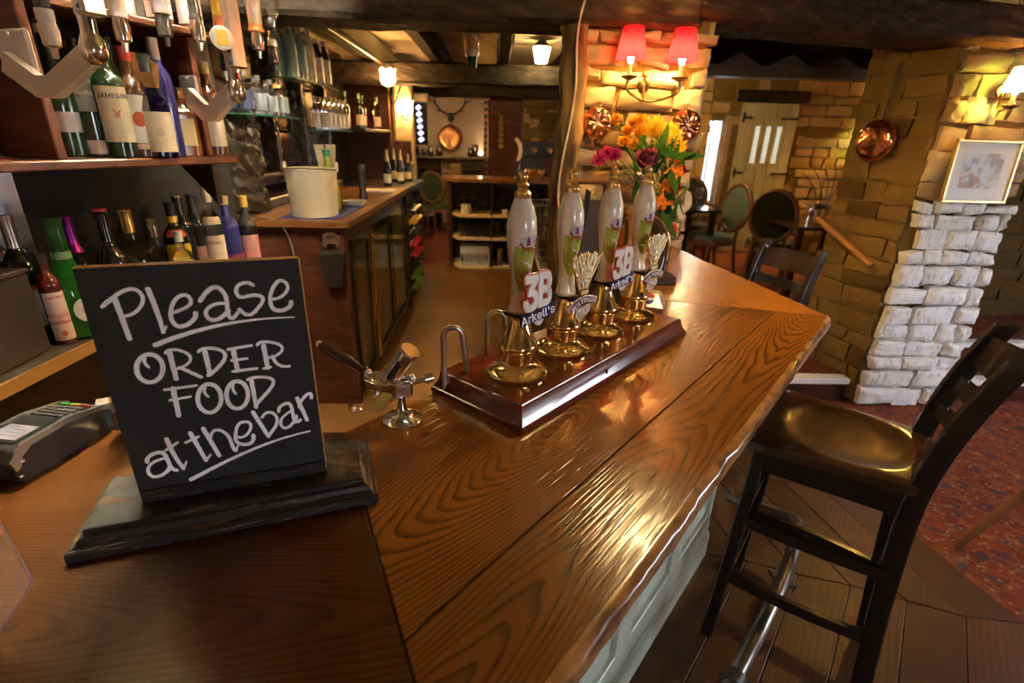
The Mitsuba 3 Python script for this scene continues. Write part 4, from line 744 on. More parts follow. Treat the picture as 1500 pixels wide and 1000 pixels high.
bar_stool('black wooden bar stool behind the far corner of the bar, only its back showing', (1.165, 2.25), (.93, .37), 0.0, .755)

def oval_chair(label, at, face, z0=0.17, fabric=(0.02, 0.022, 0.012), h=1.0, group=None):
    """dining chair with an oval upholstered back; face = the way the sitter looks"""
    t = thing('oval_back_chair', label, 'chair', group); ef = np.r_[unit(face), 0]; es = np.array([-ef[1], ef[0], 0]); S = lambda m: frame(m, (*at, z0), ef, es)
    back = lambda a, rx, rz: (-.20 - .10 * ((math.sin(a) * rz + .74) - .45), math.cos(a) * rx, .74 + math.sin(a) * rz)
    ang = np.linspace(0, 2 * math.pi, 33)
    ringp = [back(a, .205, .245) for a in ang]
    add(t + '__back_frame', S(tube(ringp, .022, 8)), 'chair_wood', True)
    pad = [back(a, .19 * k, .23 * k) for k in (1, .6, .01) for a in ang[:-1]]; V = [(x + (.022 if i // 32 else .006) + (.006 if i // 32 == 2 else 0), y, z) for i, (x, y, z) in enumerate(pad)] + [(x - (.018 if i // 32 else .006), y, z) for i, (x, y, z) in enumerate(pad)]
    F = []
    for s in (0, 96):
        for q in range(2):
            for j in range(32):
                a, b = s + q * 32 + j, s + q * 32 + (j + 1) % 32; f = [(a, b, b + 32), (a, b + 32, a + 32)]; F += f if not s else [x[::-1] for x in f]
    add(t + '__back_pad', S(trimesh.Trimesh(np.array(V), F, process=False)), ('matte', fabric), True)
    se = lathe([(0, .47), (.22, .47), (.235, .45), (.235, .42), (0, .42)], 28); add(t + '__seat', S(tr(se, .05, 0, 0)), ('matte', fabric), 40)
    add(t + '__seat_frame', S(tr(lathe([(.2, .425), (.24, .425), (.243, .40), (.243, .375), (.2, .375)], 28), .05, 0, 0)), 'chair_wood', 40)
    for s in (-1, 1):
        add(t + '__leg', S(tube([(.20, s * .165, .40), (.215, s * .17, .2), (.225, s * .175, 0)], [.022, .017, .012], 8)), 'chair_wood', True)
        add(t + '__leg', S(tube(spline([(-.195, s * .12, .62), (-.16, s * .15, .42), (-.18, s * .16, .2), (-.235, s * .165, 0)], 4), np.linspace(.019, .014, 13), 8)), 'chair_wood', True)
    return t
oval_chair('oval-backed chair seen from behind, nearest the bar before the plank door', (2.84, 5.15), (.55, .83))
oval_chair('oval-backed chair with a grey-green pad turned side on, left of the plank door', (2.42, 5.55), (-.95, -.3), fabric=(0.10, 0.14, 0.12))
oval_chair('dark oval-backed chair under the bright far window', (2.42, 6.35), (-.2, -1), fabric=(0.025, 0.02, 0.012))
oval_chair('oval-backed chair in the far left room standing nearest the back counter', (-1.25, 8.35), (.75, .65), 0.0, fabric=(0.05, 0.05, 0.02))
oval_chair('second oval-backed chair in the far left room, half behind the first', (-1.04, 8.95), (.3, -.9), 0.0, fabric=(0.04, 0.05, 0.025))
t = thing('bent_chair', 'brown bentwood chair leg reaching in at the right edge of the carpet', 'chair')
CH = np.array([2.17, 1.60, 0])
add(t + '__leg', tube(spline([(1.955, 1.60, .012), (2.02, 1.57, .18), (2.11, 1.53, .45), (2.20, 1.50, .80)], 6), .016, 10), 'chair_wood', True)
add(t + '__leg', tube(spline([(2.42, 1.60, .012), (2.40, 1.57, .18), (2.36, 1.53, .45)], 6), .016, 10), 'chair_wood', True)
add(t + '__seat', tr(lathe([(0, .45), (.2, .45), (.21, .435), (.2, .42), (0, .42)], 24), 2.30, 1.40, 0), 'chair_wood', 40)
def table(name, label, cx, cy, w, d, z0, h, col):
    t = thing(name, label, 'table')
    add(t + '__table_top', box(cx - w / 2, cx + w / 2, cy - d / 2, cy + d / 2, z0 + h - .03, z0 + h, .006), ('gloss', col), False)
    for sx in (-1, 1):
        for sy in (-1, 1): add(t + '__leg', box(cx + sx * (w / 2 - .06) - .03, cx + sx * (w / 2 - .06) + .03, cy + sy * (d / 2 - .06) - .03, cy + sy * (d / 2 - .06) + .03, z0 + .004, z0 + h - .03, .006), ('satin', col), False)
    return t
table('dining_table', 'black table between the bar and the side-on oval chair', 1.92, 5.75, .9, .8, .17, .74, (0.012, 0.012, 0.014))
table('dining_table', 'dark table with a glass lamp beside the handrail', 3.08, 4.85, .8, .8, .17, .72, (0.05, 0.02, 0.018))
for nm, lab, x, y in (('wine_glass', 'clear round wine glass on the black table right of the bouquet', 1.66, 5.45), ('wine_glass', 'small glass standing on the black table beside the oval chair', 2.2, 5.6)):
    one(nm, lathe([(0, 0), (.035, .002), (.006, .008), (.005, .08), (.03, .10), (.045, .14), (.042, .19), (.036, .205), (.034, .205), (.04, .19), (.043, .14), (.028, .104), (0, .095)], 20, (x, y, .91)), 'glass', lab, 'glass', smooth=40)
t = thing('table_lamp', 'small glass storm lamp with a dark crown on the table by the handrail', 'lamp')
LZ = np.array([3.03, 4.80, .89])
add(t + '__glass', lathe([(0, 0), (.055, 0), (.06, .01), (.06, .11), (.05, .13)], 20, LZ), 'chrome', 40)
add(t + '__crown', cat(lathe([(0, .13), (.07, .13), (.05, .16), (.03, .17), (0, .175)], 16, LZ), *[rod(LZ + (0, 0, .13), LZ + (.13 * math.cos(a), .13 * math.sin(a), .17), .006, .002, 6) for a in np.linspace(0, 6.28, 9)[:-1]]), ('satin', (0.05, 0.03, 0.015)), 40)
add(t + '__ball', sphere(.02, LZ + (0, 0, .18), 2), 'brass', True)
one('twig_spray', cat(*[tube(spline([(3.15, 5.0, .89), (3.16 + .05 * k, 5.0, 1.15 + .03 * k), (3.12 + .1 * k - .1, 4.98, 1.35 + .03 * k)], 5), .004, 5) for k in range(-1, 4)]), ('satin', (0.10, 0.06, 0.02)), 'thin bare twigs on the table by the handrail', 'twigs')

# ---- on the right pillar
t = thing('picture_frame', 'pale framed landscape print hung on the right pillar', 'picture')
pex = unit([PB[0] - PA[0], PB[1] - PA[1], 0]); pen = np.cross(pex, [0, 0, 1.0])
PFm = lambda m: frame(rot(m, -3, (1, 0, 0)), np.array([2.440, 2.795, 1.288]), pex, -pen)
for b in (box(0, .375, -.012, .012, 0, .014, .003), box(0, .375, -.012, .012, .308, .322, .003), box(0, .014, -.012, .012, .0142, .3078, .003), box(.361, .375, -.012, .012, .0142, .3078, .003)):
    add(t + '__moulding', PFm(b), ('smetal', (0.62, 0.45, 0.20)), False)
add(t + '__mount', PFm(box(.013, .362, -.002, .004, .013, .309)), ('matte', (0.74, 0.74, 0.76)), False)
scene['print_art'] = {'type': 'twosided', 'b': principled(proc(lambda p, n, uv: mix(mix((0.66, 0.70, 0.78), (0.40, 0.40, 0.46), smoothstep(.4, .72, fbm(p.x * 26, p.z * 26, 2, octaves=4))), (0.50, 0.30, 0.26), smoothstep(1.47, 1.41, p.z) * smoothstep(2.76, 2.56, p.x) * smoothstep(.45, .6, fbm(p.x * 60, p.z * 60, 5)))), .8)}
add(t + '__print', PFm(box(.075, .30, -.0032, -.001, .075, .255)), 'print_art', False)
t = thing('warming_pan', 'copper warming pan with a long dark handle on the shaded side of the right pillar', 'warming pan')
sx = unit([PA[0] - PC[0], PA[1] - PC[1], 0]); sn = np.cross(sx, [0, 0, 1.0]); WP = np.array([2.258, 3.122, 1.595]) + sn * .078
add(t + '__pan', frame(lathe([(0, .012), (.02, .016), (.07, .014), (.098, .004), (.112, -.012), (.115, -.03), (.105, -.045), (0, -.045)], 36), WP, sx, (0, 0, 1), sn), 'copper', 40)
add(t + '__handle', frame(tube([(0.006, .11, -.02), (.016, .24, -.02), (.03, .40, -.02)], [.007, .006, .007], 8), WP, sx, (0, 0, 1), sn), ('satin', (0.02, 0.016, 0.012)), True)
t = thing('handrail', 'pale round wooden handrail sloping down the shaded side of the right pillar', 'handrail')
h0, h1 = np.array([2.19, 3.36, 1.115]) + sn * .07, np.array([2.331, 2.957, .897]) + sn * .06
add(t + '__rail', rod(h0, h1, .019, sides=16), 'pale_wood', 40)
for s in (.15, .9): q = h0 + (h1 - h0) * s; add(t + '__bracket', rod(q, q - sn * .07 - np.array([0, 0, .02]), .008), 'iron', 40)

# ---- wall lamps
def shade(r0, r1, h, pleats, amp=.012, n=120):
    a = np.arange(n) * 2 * np.pi / n; V = []; F = []
    for k, (r, z) in enumerate(((r0, 0), ((r0 * .62 + r1 * .38) , h * .42), (r1, h))):
        rr = r * (1 + amp * np.sin(a * pleats)); V += [(x * math.cos(t), x * math.sin(t), z) for x, t in zip(rr, a)]
    for k in range(2):
        for j in range(n): p, q = k * n + j, k * n + (j + 1) % n; F += [(p, q, q + n), (p, q + n, p + n)]
    return trimesh.Trimesh(np.array(V), F, process=False)
LAMP = 260.0
def wall_lamp(label, mid, lamps, fabric, k=1.0, plate=None, r0=.066, r1=.044, h=.125):
    t = thing('wall_lamp', label, 'wall lamp')
    m = np.array(mid, float); add(t + '__rosette', sphere(.035, m, 2, (1, .5, 1.2)) if False else tr(sphere(.03, (0, 0, 0), 2, (1, .5, 1.3)), *m), ('smetal', (0.16, 0.09, 0.04)), True)
    for q in lamps:
        q = np.array(q, float); d = q - m
        arm = spline([m + (0, -.02, 0), m + d * (.15, .5, 0) + (0, -.02, -.075), m + d * (.62, .8, 0) + (0, -.03, -.06), q + (0, 0, -.13), q + (0, 0, -.085)], 8)
        add(t + '__arm', tube(arm, .0052, 8), ('smetal', (0.20, 0.11, 0.05)), True)
        add(t + '__drip_pan', lathe([(0, -.088), (.012, -.086), (.036, -.074), (.038, -.071), (.012, -.078), (0, -.08)], 20, q), ('smetal', (0.10, 0.055, 0.03)), 40)
        add(t + '__candle_tube', lathe([(0, -.08), (.0105, -.08), (.0105, -.025), (0, -.024)], 14, q), ('satin', (0.75, 0.62, 0.35)), 40)
        add(t + '__shade', tr(shade(r0, r1, h, 30), *(q + (0, 0, -.005))), fabric, True)
        add(t + '__bulb', lathe([(0, -.02), (.009, -.02), (.017, .01), (.018, .03), (.012, .05), (.004, .066), (0, .067)], 14, q), ('matte', (0.8, 0.8, 0.8)), True, glow(WARM, LAMP * k))
    return t
wall_lamp('twin wall lamp with two pleated red shades on the middle stone pillar', (.680, 2.605, 1.80), [(.592, 2.53, 1.895), (.822, 2.53, 1.895)], 'red_fabric', 1.0)
wall_lamp('wall lamp with a small cream shade at the top of the right pillar', (2.60, 2.83, 1.84), [(2.585, 2.73, 1.84)], 'cream_fabric', .85, r0=.058, r1=.036, h=.11)
wall_lamp('wall lamp with a cream shade on the far stone wall, behind the right pillar', (4.72, 6.90, 1.66), [(4.72, 6.76, 1.72)], 'cream_fabric', 4.0)
for x, z, lab in ((.478, 1.63, 'copper mould hanging on the left of the middle pillar, left of the flowers'), (.905, 1.63, 'copper mould hanging on the right edge of the middle pillar, above the flowers')):
    t = thing('copper_mould', lab, 'copper mould'); c = np.array([x, 2.60, z]); R3 = lambda m: frame(m, c, (1, 0, 0), (0, 0, 1), (0, -1, 0))
    pr_ = lathe([(0, .022), (.02, .020), (.045, .024), (.062, .016), (.070, .004), (.072, -.01), (.066, -.02), (0, -.02)], 48); v = np.array(pr_.vertices); a = np.arctan2(v[:, 1], v[:, 0]); rr = np.hypot(v[:, 0], v[:, 1]); v[:, 2] += .006 * np.sin(a * 8) * np.clip((rr - .015) / .05, 0, 1) * (rr < .068); pr_.vertices = v
    add(t + '__body', R3(pr_), 'copper', 50); add(t + '__loop', R3(tube([(.012 * math.sin(q), .08 + .014 * math.cos(q), -.012) for q in np.linspace(0, 6.28, 17)], .003, 6)), 'copper', True)
# ================================================================ back bar on the left
Q0 = np.array([-1.19, 1.31, 0]); bu = np.array([.35, .937, 0]); bu /= np.linalg.norm(bu); bn = np.array([-.937, .35, 0]); bn /= np.linalg.norm(bn)
BB = lambda m: frame(m, Q0, bu, bn)      # local: x along the shelf away from the viewer, y into the wall, z up
at = lambda t, n, z=0: Q0 + bu * t + bn * n + np.array([0, 0, z])
bb = thing('back_bar_shelves', 'dark red-brown back bar unit with upright panels and a long bottle shelf', 'shelves')
add(bb + '__shelf', BB(box(-.8, .665, -.055, .20, 1.445, 1.469, .004)), 'shelf_wood', False)
add(bb + '__back_board', BB(box(-.8, .665, .20, .225, 1.4695, 2.35)), ('matte', (0.010, 0.006, 0.005)), False)
add(bb + '__back_board', BB(box(-.8, 1.05, .40, .425, .0, 1.444)), ('matte', (0.007, 0.005, 0.004)), False)
for t0, t1, z in ((.128, .152, 2.35), (.585, .607, 1.822)): add(bb + '__upright', BB(box(t0, t1, -.015, .20, 1.4695, z, .003)), 'panel_wood', False)
add(bb + '__upright', BB(box(-.42, -.40, -.015, .20, 1.4695, 2.3, .003)), 'panel_wood', False)
add(bb + '__upper_shelf', BB(box(.16, .70, -.035, .20, 1.823, 1.843, .004)), 'shelf_wood', False)
add(bb + '__bracket', BB(prism(Polygon([(0, 0), (.16, 0), (0, -.14)]), (.62, .02, 1.444), np.array([0, 1, 0.]), np.array([0, 0, 1.]), .02)), 'dark_wood', False)
one('small_mirror', BB(box(.085, .235, .395, .399, 1.17, 1.435)), ('metal', (0.62, 0.66, 0.70)), 'pale reflecting glass panel behind the bottles under the left shelf', 'mirror', smooth=False)
lo = thing('lower_bottle_shelf', 'dark shelf with a pale wooden front edge carrying the front row of bottles', 'shelf')
LSx = lambda y: -1.165 + .022 * (y - 1.0)
add(lo + '__board', extrude([(LSx(.5), .5), (LSx(2.45), 2.45), (-1.25, 2.45), (-1.205, 2.36), (-1.73, .97), (-1.95, .5)], .018, .962), 'dark_wood', False)
add(lo + '__front_edge', extrude([(LSx(.5), .5), (LSx(2.45), 2.45), (LSx(2.45) + .012, 2.45), (LSx(.5) + .012, .5)], .032, .949), 'pale_wood', False)
add(lo + '__cupboard', extrude([(LSx(.5) - .05, .5), (LSx(2.45) - .05, 2.45), (-1.205, 2.36), (-1.73, .97), (-1.95, .5)], .94, .0), 'dark_wood', False)
bx = thing('cash_box', 'plain black box standing on the lower shelf at the far left, hiding a bottle', 'box')
add(bx + '__body', frame(box(-.30, 0, -.32, 0, 0, .215, .004), (-1.215, 1.325, .981), unit([.99, .1, 0]), unit([-.1, .99, 0])), ('satin', (0.016, 0.011, 0.009)), False)
add(bx + '__lid', frame(box(-.305, .004, -.325, .004, .2155, .225, .002), (-1.215, 1.325, .981), unit([.99, .1, 0]), unit([-.1, .99, 0])), ('satin', (0.03, 0.02, 0.016)), False)
one('black_wire', tube(spline([(-1.19, 1.05, .93), (-1.1, 1.12, .75), (-1.05, 1.2, .60), (-1.06, 1.3, .30)], 8), .006, 6), ('satin', (0.01, 0.01, 0.01)), 'thin black wire hanging below the pale shelf edge', 'wire')

PROF = {  # (radius / r, height / h) of each bottle kind up to the mouth
    'wine': [(.92, 0), (1, .012), (1, .58), (.97, .62), (.80, .67), (.52, .72), (.38, .76), (.35, .80), (.34, .98), (.38, .98), (.38, 1)],
    'champ': [(.92, 0), (1, .012), (1, .45), (.95, .52), (.75, .63), (.5, .74), (.38, .84), (.34, .93), (.40, .94), (.40, 1)],
    'spirit': [(.92, 0), (1, .012), (1, .62), (.96, .66), (.75, .71), (.48, .745), (.40, .79), (.38, .97), (.43, .98), (.43, 1)],
    'round': [(.85, 0), (.97, .015), (1, .30), (.98, .48), (.80, .58), (.48, .66), (.36, .72), (.34, .96), (.40, .97), (.40, 1)],
    'slim': [(.92, 0), (1, .01), (1, .66), (.95, .70), (.72, .755), (.50, .79), (.45, .83), (.45, .98), (.48, .98), (.48, 1)],
    'pot': [(.80, 0), (.95, .02), (1, .2), (.95, .38), (.78, .50), (.55, .60), (.42, .68), (.38, .76), (.36, .97), (.42, .98), (.42, 1)]}
def bottle(label, pos, h, r, kind, glass, cap, labs=(), liquid=None, name='bottle', group='', turn=0.0, flip=False, square=False, words=()):
    """cap: (colour, finish, share of the height covered); labs: (z0, z1, colour, width in radians) as shares of h; words: (text, z, height, colour, bold)"""
    t = thing(name, label, 'bottle', group or None); P = np.array(PROF[kind]) * (r, h); pos = np.array(pos, float)
    face = math.atan2(-pos[1], -pos[0] + .2) + turn
    def put(m):
        if square:
            v = np.array(m.vertices); a = np.arctan2(v[:, 1], v[:, 0]) - face; q = np.hypot(v[:, 0], v[:, 1]); k = np.clip((q / r - .55) / .3, 0, 1)
            e = (np.abs(np.cos(a)) ** 5 + np.abs(np.sin(a)) ** 5) ** -.2; f = 1 + k * (np.minimum(e, 1.13) - 1); v[:, 0] *= f; v[:, 1] *= f; m = m.copy(); m.vertices = v
        if flip: m = rot(m, 180, (math.cos(face), math.sin(face), 0)); 
        return tr(m, *pos)
    n = 40 if square else 22
    add(t + '__glass', put(lathe([(0, 0)] + P.tolist() + [(0, h)], n)), glass, 40)
    cc, cf, share = cap; z0 = h * (1 - share); zs = np.array([z for z in np.linspace(z0, h, 6)])
    rr = np.interp(zs, P[:, 1], P[:, 0]) + .0012
    add(t + '__cap', put(lathe([(0, z0)] + [(a, b) for a, b in zip(rr, zs)] + [(rr[-1], h + .002), (0, h + .003)], 16)), (cf, cc), 40)
    for z0, z1, c, w in labs:
        zs = np.linspace(z0 * h, z1 * h, 5); rr = np.interp(zs, P[:, 1], P[:, 0]) + .0009
        add(t + '__paper_label', put(lathe(list(zip(rr, zs)), 16, a0=face - w / 2, a1=face + w / 2)), ('satin', c), True)
    for s, z, th, c, b in words:
        if s == 'O': m = extrude(affinity.scale(Point(0, 0).buffer(1.0, quad_segs=6), th * .8, th), .0004).subdivide_to_size(.006); k = t + '__oval_label'
        elif s == 'STAG': m = extrude(Polygon([(-.3, 0), (.3, 0), (.25, .5), (.5, 1.0), (.3, 1.0), (.1, .6), (-.1, .6), (-.3, 1.0), (-.5, 1.0), (-.25, .5)]).buffer(.05), 1).copy(); m.apply_scale([th, th, .0004]); m = m.subdivide_to_size(.006); k = t + '__emblem'
        else: m = text(s, th, .0004, b); m.vertices[:, 1] -= th / 2; k = t + '__lettering'
        rz = np.interp(z * h, P[:, 1], P[:, 0]) + .0012; add(k, put(wrap(m, rz, face, z * h)), ('satin', c), False)
    return t
BLK, GRN, BRN, NAV = ('gloss', (0.006, 0.006, 0.006)), 'green_glass', ('gloss', (0.03, 0.010, 0.003)), ('gloss', (0.007, 0.006, 0.05))
DGR = ('gloss', (0.0012, 0.006, 0.0016)); CLR = 'glass'; CRM = (0.78, 0.66, 0.42); WHT = (0.80, 0.78, 0.74)
GU, GL = 'bottles on the upper back bar shelf', 'bottles on the lower back bar shelf'
Z1, Z0 = 1.4695, .981
bottle('dark green long-necked bottle beside the wide upright at the near end of the upper shelf', (-1.205, 1.584, Z1), .325, .040, 'champ', DGR, ((0.75, 0.70, 0.62), 'gloss', .06), [(.20, .36, (0.40, 0.38, 0.40), 1.6)], group=GU)
bottle('green whisky bottle with a pale grey lettered label and a white strip below', (-1.160, 1.625, Z1), .30, .039, 'spirit', DGR, ((0.01, 0.01, 0.01), 'gloss', .16), [(.40, .66, (0.33, 0.36, 0.30), 2.4), (.03, .15, (0.80, 0.74, 0.62), 1.8)], group=GU, words=[('Glenfiddich', .56, .0115, (0.85, 0.82, 0.66), True)])
bottle('green whiskey bottle with a large cream label and a small brown emblem', (-1.088, 1.618, Z1), .30, .041, 'spirit', DGR, ((0.03, 0.12, 0.03), 'gloss', .10), [(.22, .62, (0.62, 0.56, 0.38), 2.3), (.14, .22, (0.70, 0.62, 0.40), 2.3)], group=GU, words=[('JAMESON', .54, .0115, (0.05, 0.04, 0.03), True), ('STAG', .36, .018, (0.45, 0.18, 0.06), True)])
bottle('clear whisky bottle with a white label and a red bird mark', (-1.052, 1.655, Z1), .29, .037, 'spirit', BRN, ((0.45, 0.02, 0.02), 'gloss', .12), [(.14, .58, WHT, 2.2), (.08, .135, (0.75, 0.60, 0.38), 2.2)], group=GU, words=[('O', .36, .020, (0.50, 0.10, 0.03), True)])
bottle('clear bottle with a broad cream label and black stopper, in front on the upper shelf', (-1.010, 1.672, Z1), .275, .041, 'round', CLR, ((0.012, 0.012, 0.012), 'satin', .16), [(.06, .46, (0.78, 0.70, 0.50), 2.3)], group=GU, words=[('O', .26, .013, (0.62, 0.54, 0.36), True)])
bottle('tall cobalt blue bottle with a silver collar on the upper shelf', (-1.017, 1.736, Z1), .325, .034, 'slim', NAV, ((0.30, 0.28, 0.26), 'smetal', .17), group=GU, words=[('PREMIUM', .46, .006, (0.65, 0.55, 0.72), True), ('VODKA', .22, .006, (0.65, 0.55, 0.72), True)])
bottle('flat square brandy bottle with a yellow label right of the cobalt bottle', (-1.010, 1.815, Z1), .20, .036, 'spirit', ('gloss', (0.16, 0.05, 0.01)), ((0.65, 0.42, 0.10), 'metal', .14), [(.16, .56, (0.76, 0.62, 0.28), 1.3)], group=GU, square=True)
bottle('cream labelled bottle half hidden behind the upright ending the upper shelf', (-.985, 1.945, Z1), .29, .036, 'spirit', BRN, ((0.4, 0.3, 0.1), 'gloss', .12), [(.10, .55, (0.62, 0.56, 0.45), 2.2)], group=GU)
bottle('yellow labelled bottle cut off at the left edge of the picture on the upper shelf', (-1.335, 1.36, Z1), .28, .040, 'spirit', DGR, ((0.5, 0.4, 0.05), 'gloss', .12), [(.05, .40, (0.80, 0.58, 0.10), 2.2)], group=GU)
bottle('green bottle standing behind the whiskey with the cream label', (-1.125, 1.70, Z1), .315, .038, 'champ', DGR, ((0.02, 0.015, 0.01), 'gloss', .16), group=GU)
# lower row
bottle('green wine bottle with a grey foil neck at the far left of the lower row', (-1.290, 1.395, Z0), .345, .040, 'wine', DGR, ((0.34, 0.30, 0.28), 'smetal', .24), [(.14, .44, (0.70, 0.60, 0.48), 2.0), (.445, .47, (0.5, 0.04, 0.03), 2.0)], group=GL)
bottle('dark bottle with a yellow cap at the very left edge of the lower row', (-1.42, 1.46, Z0), .36, .038, 'wine', BLK, ((0.50, 0.42, 0.05), 'gloss', .07), group=GL)
bottle('big bright green bottle with a white oval label in the lower row', (-1.204, 1.430, Z0), .335, .054, 'pot', GRN, ((0.012, 0.06, 0.015), 'gloss', .12), [(.68, .74, (0.15, 0.28, 0.10), 5.5)], group=GL, turn=.25, words=[('O', .26, .034, (0.74, 0.70, 0.64), True), ('G', .26, .022, (0.12, 0.10, 0.08), False)])
bottle('dark syrup bottle with a pink and red label reading Grenadine, left of the green bottle', (-1.212, 1.372, Z0), .25, .025, 'slim', ('gloss', (0.05, 0.004, 0.004)), ((0.02, 0.02, 0.02), 'gloss', .10), [(.05, .60, (0.72, 0.52, 0.42), 2.2), (.24, .36, (0.55, 0.04, 0.03), 2.2), (.53, .56, (0.50, 0.05, 0.04), 2.2)], group=GL, words=[('GRENADINE', .30, .0085, (0.78, 0.62, 0.52), True), ('O', .13, .008, (0.55, 0.10, 0.06), True)])
bottle('bottle with a shiny purple foil neck and orange label', (-1.217, 1.495, Z0), .33, .037, 'wine', CLR, ((0.20, 0.025, 0.20), 'smetal', .30), [(.10, .48, (0.80, 0.36, 0.03), 2.4)], group=GL)
bottle('black bottle with a red-topped black cap beside the purple-necked one', (-1.233, 1.652, Z0), .33, .046, 'round', BLK, ((0.45, 0.03, 0.03), 'gloss', .012), group=GL)
bottle('clear shouldered bottle with a long gold cap', (-1.205, 1.720, Z0), .32, .046, 'round', CLR, ((0.75, 0.48, 0.12), 'smetal', .22), group=GL)
bottle('clear bottle with a cut glass stopper and a yellow oval label', (-1.165, 1.775, Z0), .285, .042, 'round', CLR, ((0.70, 0.70, 0.68), 'metal', .20), group=GL, words=[('O', .33, .030, (0.72, 0.50, 0.03), True), ('O', .33, .009, (0.35, 0.22, 0.02), True)])
bottle('white labelled clear bottle in front of the rum bottle', (-1.10, 1.80, Z0), .24, .034, 'spirit', CLR, ((0.75, 0.75, 0.72), 'satin', .14), [(.28, .60, (0.80, 0.78, 0.75), 2.3)], group=GL, words=[('COCO', .5, .010, (0.10, 0.08, 0.08), True)])
bottle('dark rum bottle with a yellow neck band, red sash and yellow label', (-1.165, 1.895, Z0), .325, .040, 'spirit', BLK, ((0.012, 0.012, 0.012), 'gloss', .12), [(.16, .56, (0.80, 0.56, 0.05), 2.4), (.79, .86, (0.80, 0.55, 0.02), 6.0), (.64, .72, (0.55, 0.05, 0.03), 1.8)], group=GL, words=[('RUM', .44, .013, (0.55, 0.30, 0.02), True)])
bottle('slim black bottle with a gold rimmed top, just right of the rum bottle', (-1.197, 1.999, Z0), .338, .036, 'slim', BLK, ((0.30, 0.22, 0.10), 'smetal', .015), group=GL)
bottle('slim black bottle with a small brown label, right of the gold rimmed one', (-1.185, 2.070, Z0), .335, .036, 'slim', BLK, ((0.02, 0.02, 0.02), 'gloss', .03), [(.15, .42, (0.42, 0.22, 0.12), 1.4)], group=GL)
bottle('clear bottle with a white cap and a tall cream lettered label', (-1.135, 2.090, Z0), .36, .038, 'spirit', CLR, ((0.78, 0.68, 0.58), 'satin', .15), [(.10, .50, (0.80, 0.68, 0.48), 2.4), (.62, .70, (0.75, 0.62, 0.42), 2.0)], group=GL, words=[('PIMMS', .42, .011, (0.35, 0.20, 0.10), True), ('No 1', .30, .010, (0.35, 0.20, 0.10), False)])
bottle('navy bottle fading to pink at the foot, with a cream cap', (-1.110, 2.165, Z0), .32, .040, 'spirit', ('gloss', (0.02, 0.022, 0.10)), ((0.68, 0.52, 0.28), 'satin', .10), [(.0, .16, (0.62, 0.10, 0.14), 6.28), (.16, .28, (0.28, 0.04, 0.12), 6.28)], group=GL)
bottle('dark bottle with yellow cap and pink label at the right end of the lower row', (-1.065, 2.235, Z0), .315, .037, 'spirit', BLK, ((0.74, 0.50, 0.08), 'satin', .14), [(.06, .50, (0.72, 0.36, 0.36), 2.4), (.28, .32, (0.55, 0.06, 0.08), 2.4)], group=GL, words=[('GRENADINE', .30, .007, (0.80, 0.6, 0.55), True)])

# ---- optics on cast brackets
def optic_stand(label, t, n_plate, zp, npts, ball, top):
    k = thing('optic_bracket', label, 'bracket')
    n0, n1 = n_plate
    add(k + '__wall_plate', BB(box(t - .012, t, n0, n1, zp - .052, zp + .052, .006)), ('satin', (0.62, 0.58, 0.52)), False)
    for q in (-.04, .04): add(k + '__screw', BB(sphere(.005, (t - .012, (n0 + n1) / 2, zp + q), 1)), 'steel', True)
    V = []; F = []
    pts = np.array(npts, float); d = np.gradient(pts[:, :2], axis=0); d /= np.linalg.norm(d, axis=1, keepdims=True)
    add(k + '__arm', BB(tr(prism(LineString(pts[:, :2]).buffer(.024, cap_style=2, join_style=1), (0, 0, 0), np.array([0, 1, 0.]), np.array([0, 0, 1.]), .022), t - .034)), ('satin', (0.56, 0.48, 0.36)), 30)
    bn_, bz = ball
    add(k + '__clamp', BB(lathe([(0, -.034), (.012, -.033), (.024, -.022), (.0265, -.005), (.025, .010), (.019, .024), (.0165, .03), (.0165, .06), (0, .06)], 24, (t - .022, bn_, bz))), 'chrome', 40)
    add(k + '__rail', BB(box(t - .034, t - .010, bn_ - .02, bn_ + .02, bz + .06, top, .004)), ('smetal', (0.66, 0.63, 0.58)), False)
    add(k + '__rail', BB(box(t - .046, t + .004, bn_ - .034, bn_ - .004, bz + .062, top, .004)), ('smetal', (0.62, 0.60, 0.56)), False)
    for z in (.075, .105, .15): add(k + '__bolt', BB(rod((t - .047, bn_ - .019, bz + z), (t - .044, bn_ - .019, bz + z), .005)), 'iron', 40)
optic_stand('cast metal bracket with a chrome ball clamp on the near upright, holding the optics', .128, (-.045, .075), 1.71, [(.03, 1.69), (-.066, 1.635), (-.115, 1.635), (-.26, 1.70)], (-.272, 1.712), 2.1)
optic_stand('cast metal bracket on the shelf-end upright, holding the second run of optics', .585, (-.03, .045), 1.66, [(.0, 1.655), (-.065, 1.60), (-.095, 1.60), (-.19, 1.665)], (-.200, 1.665), 2.1)
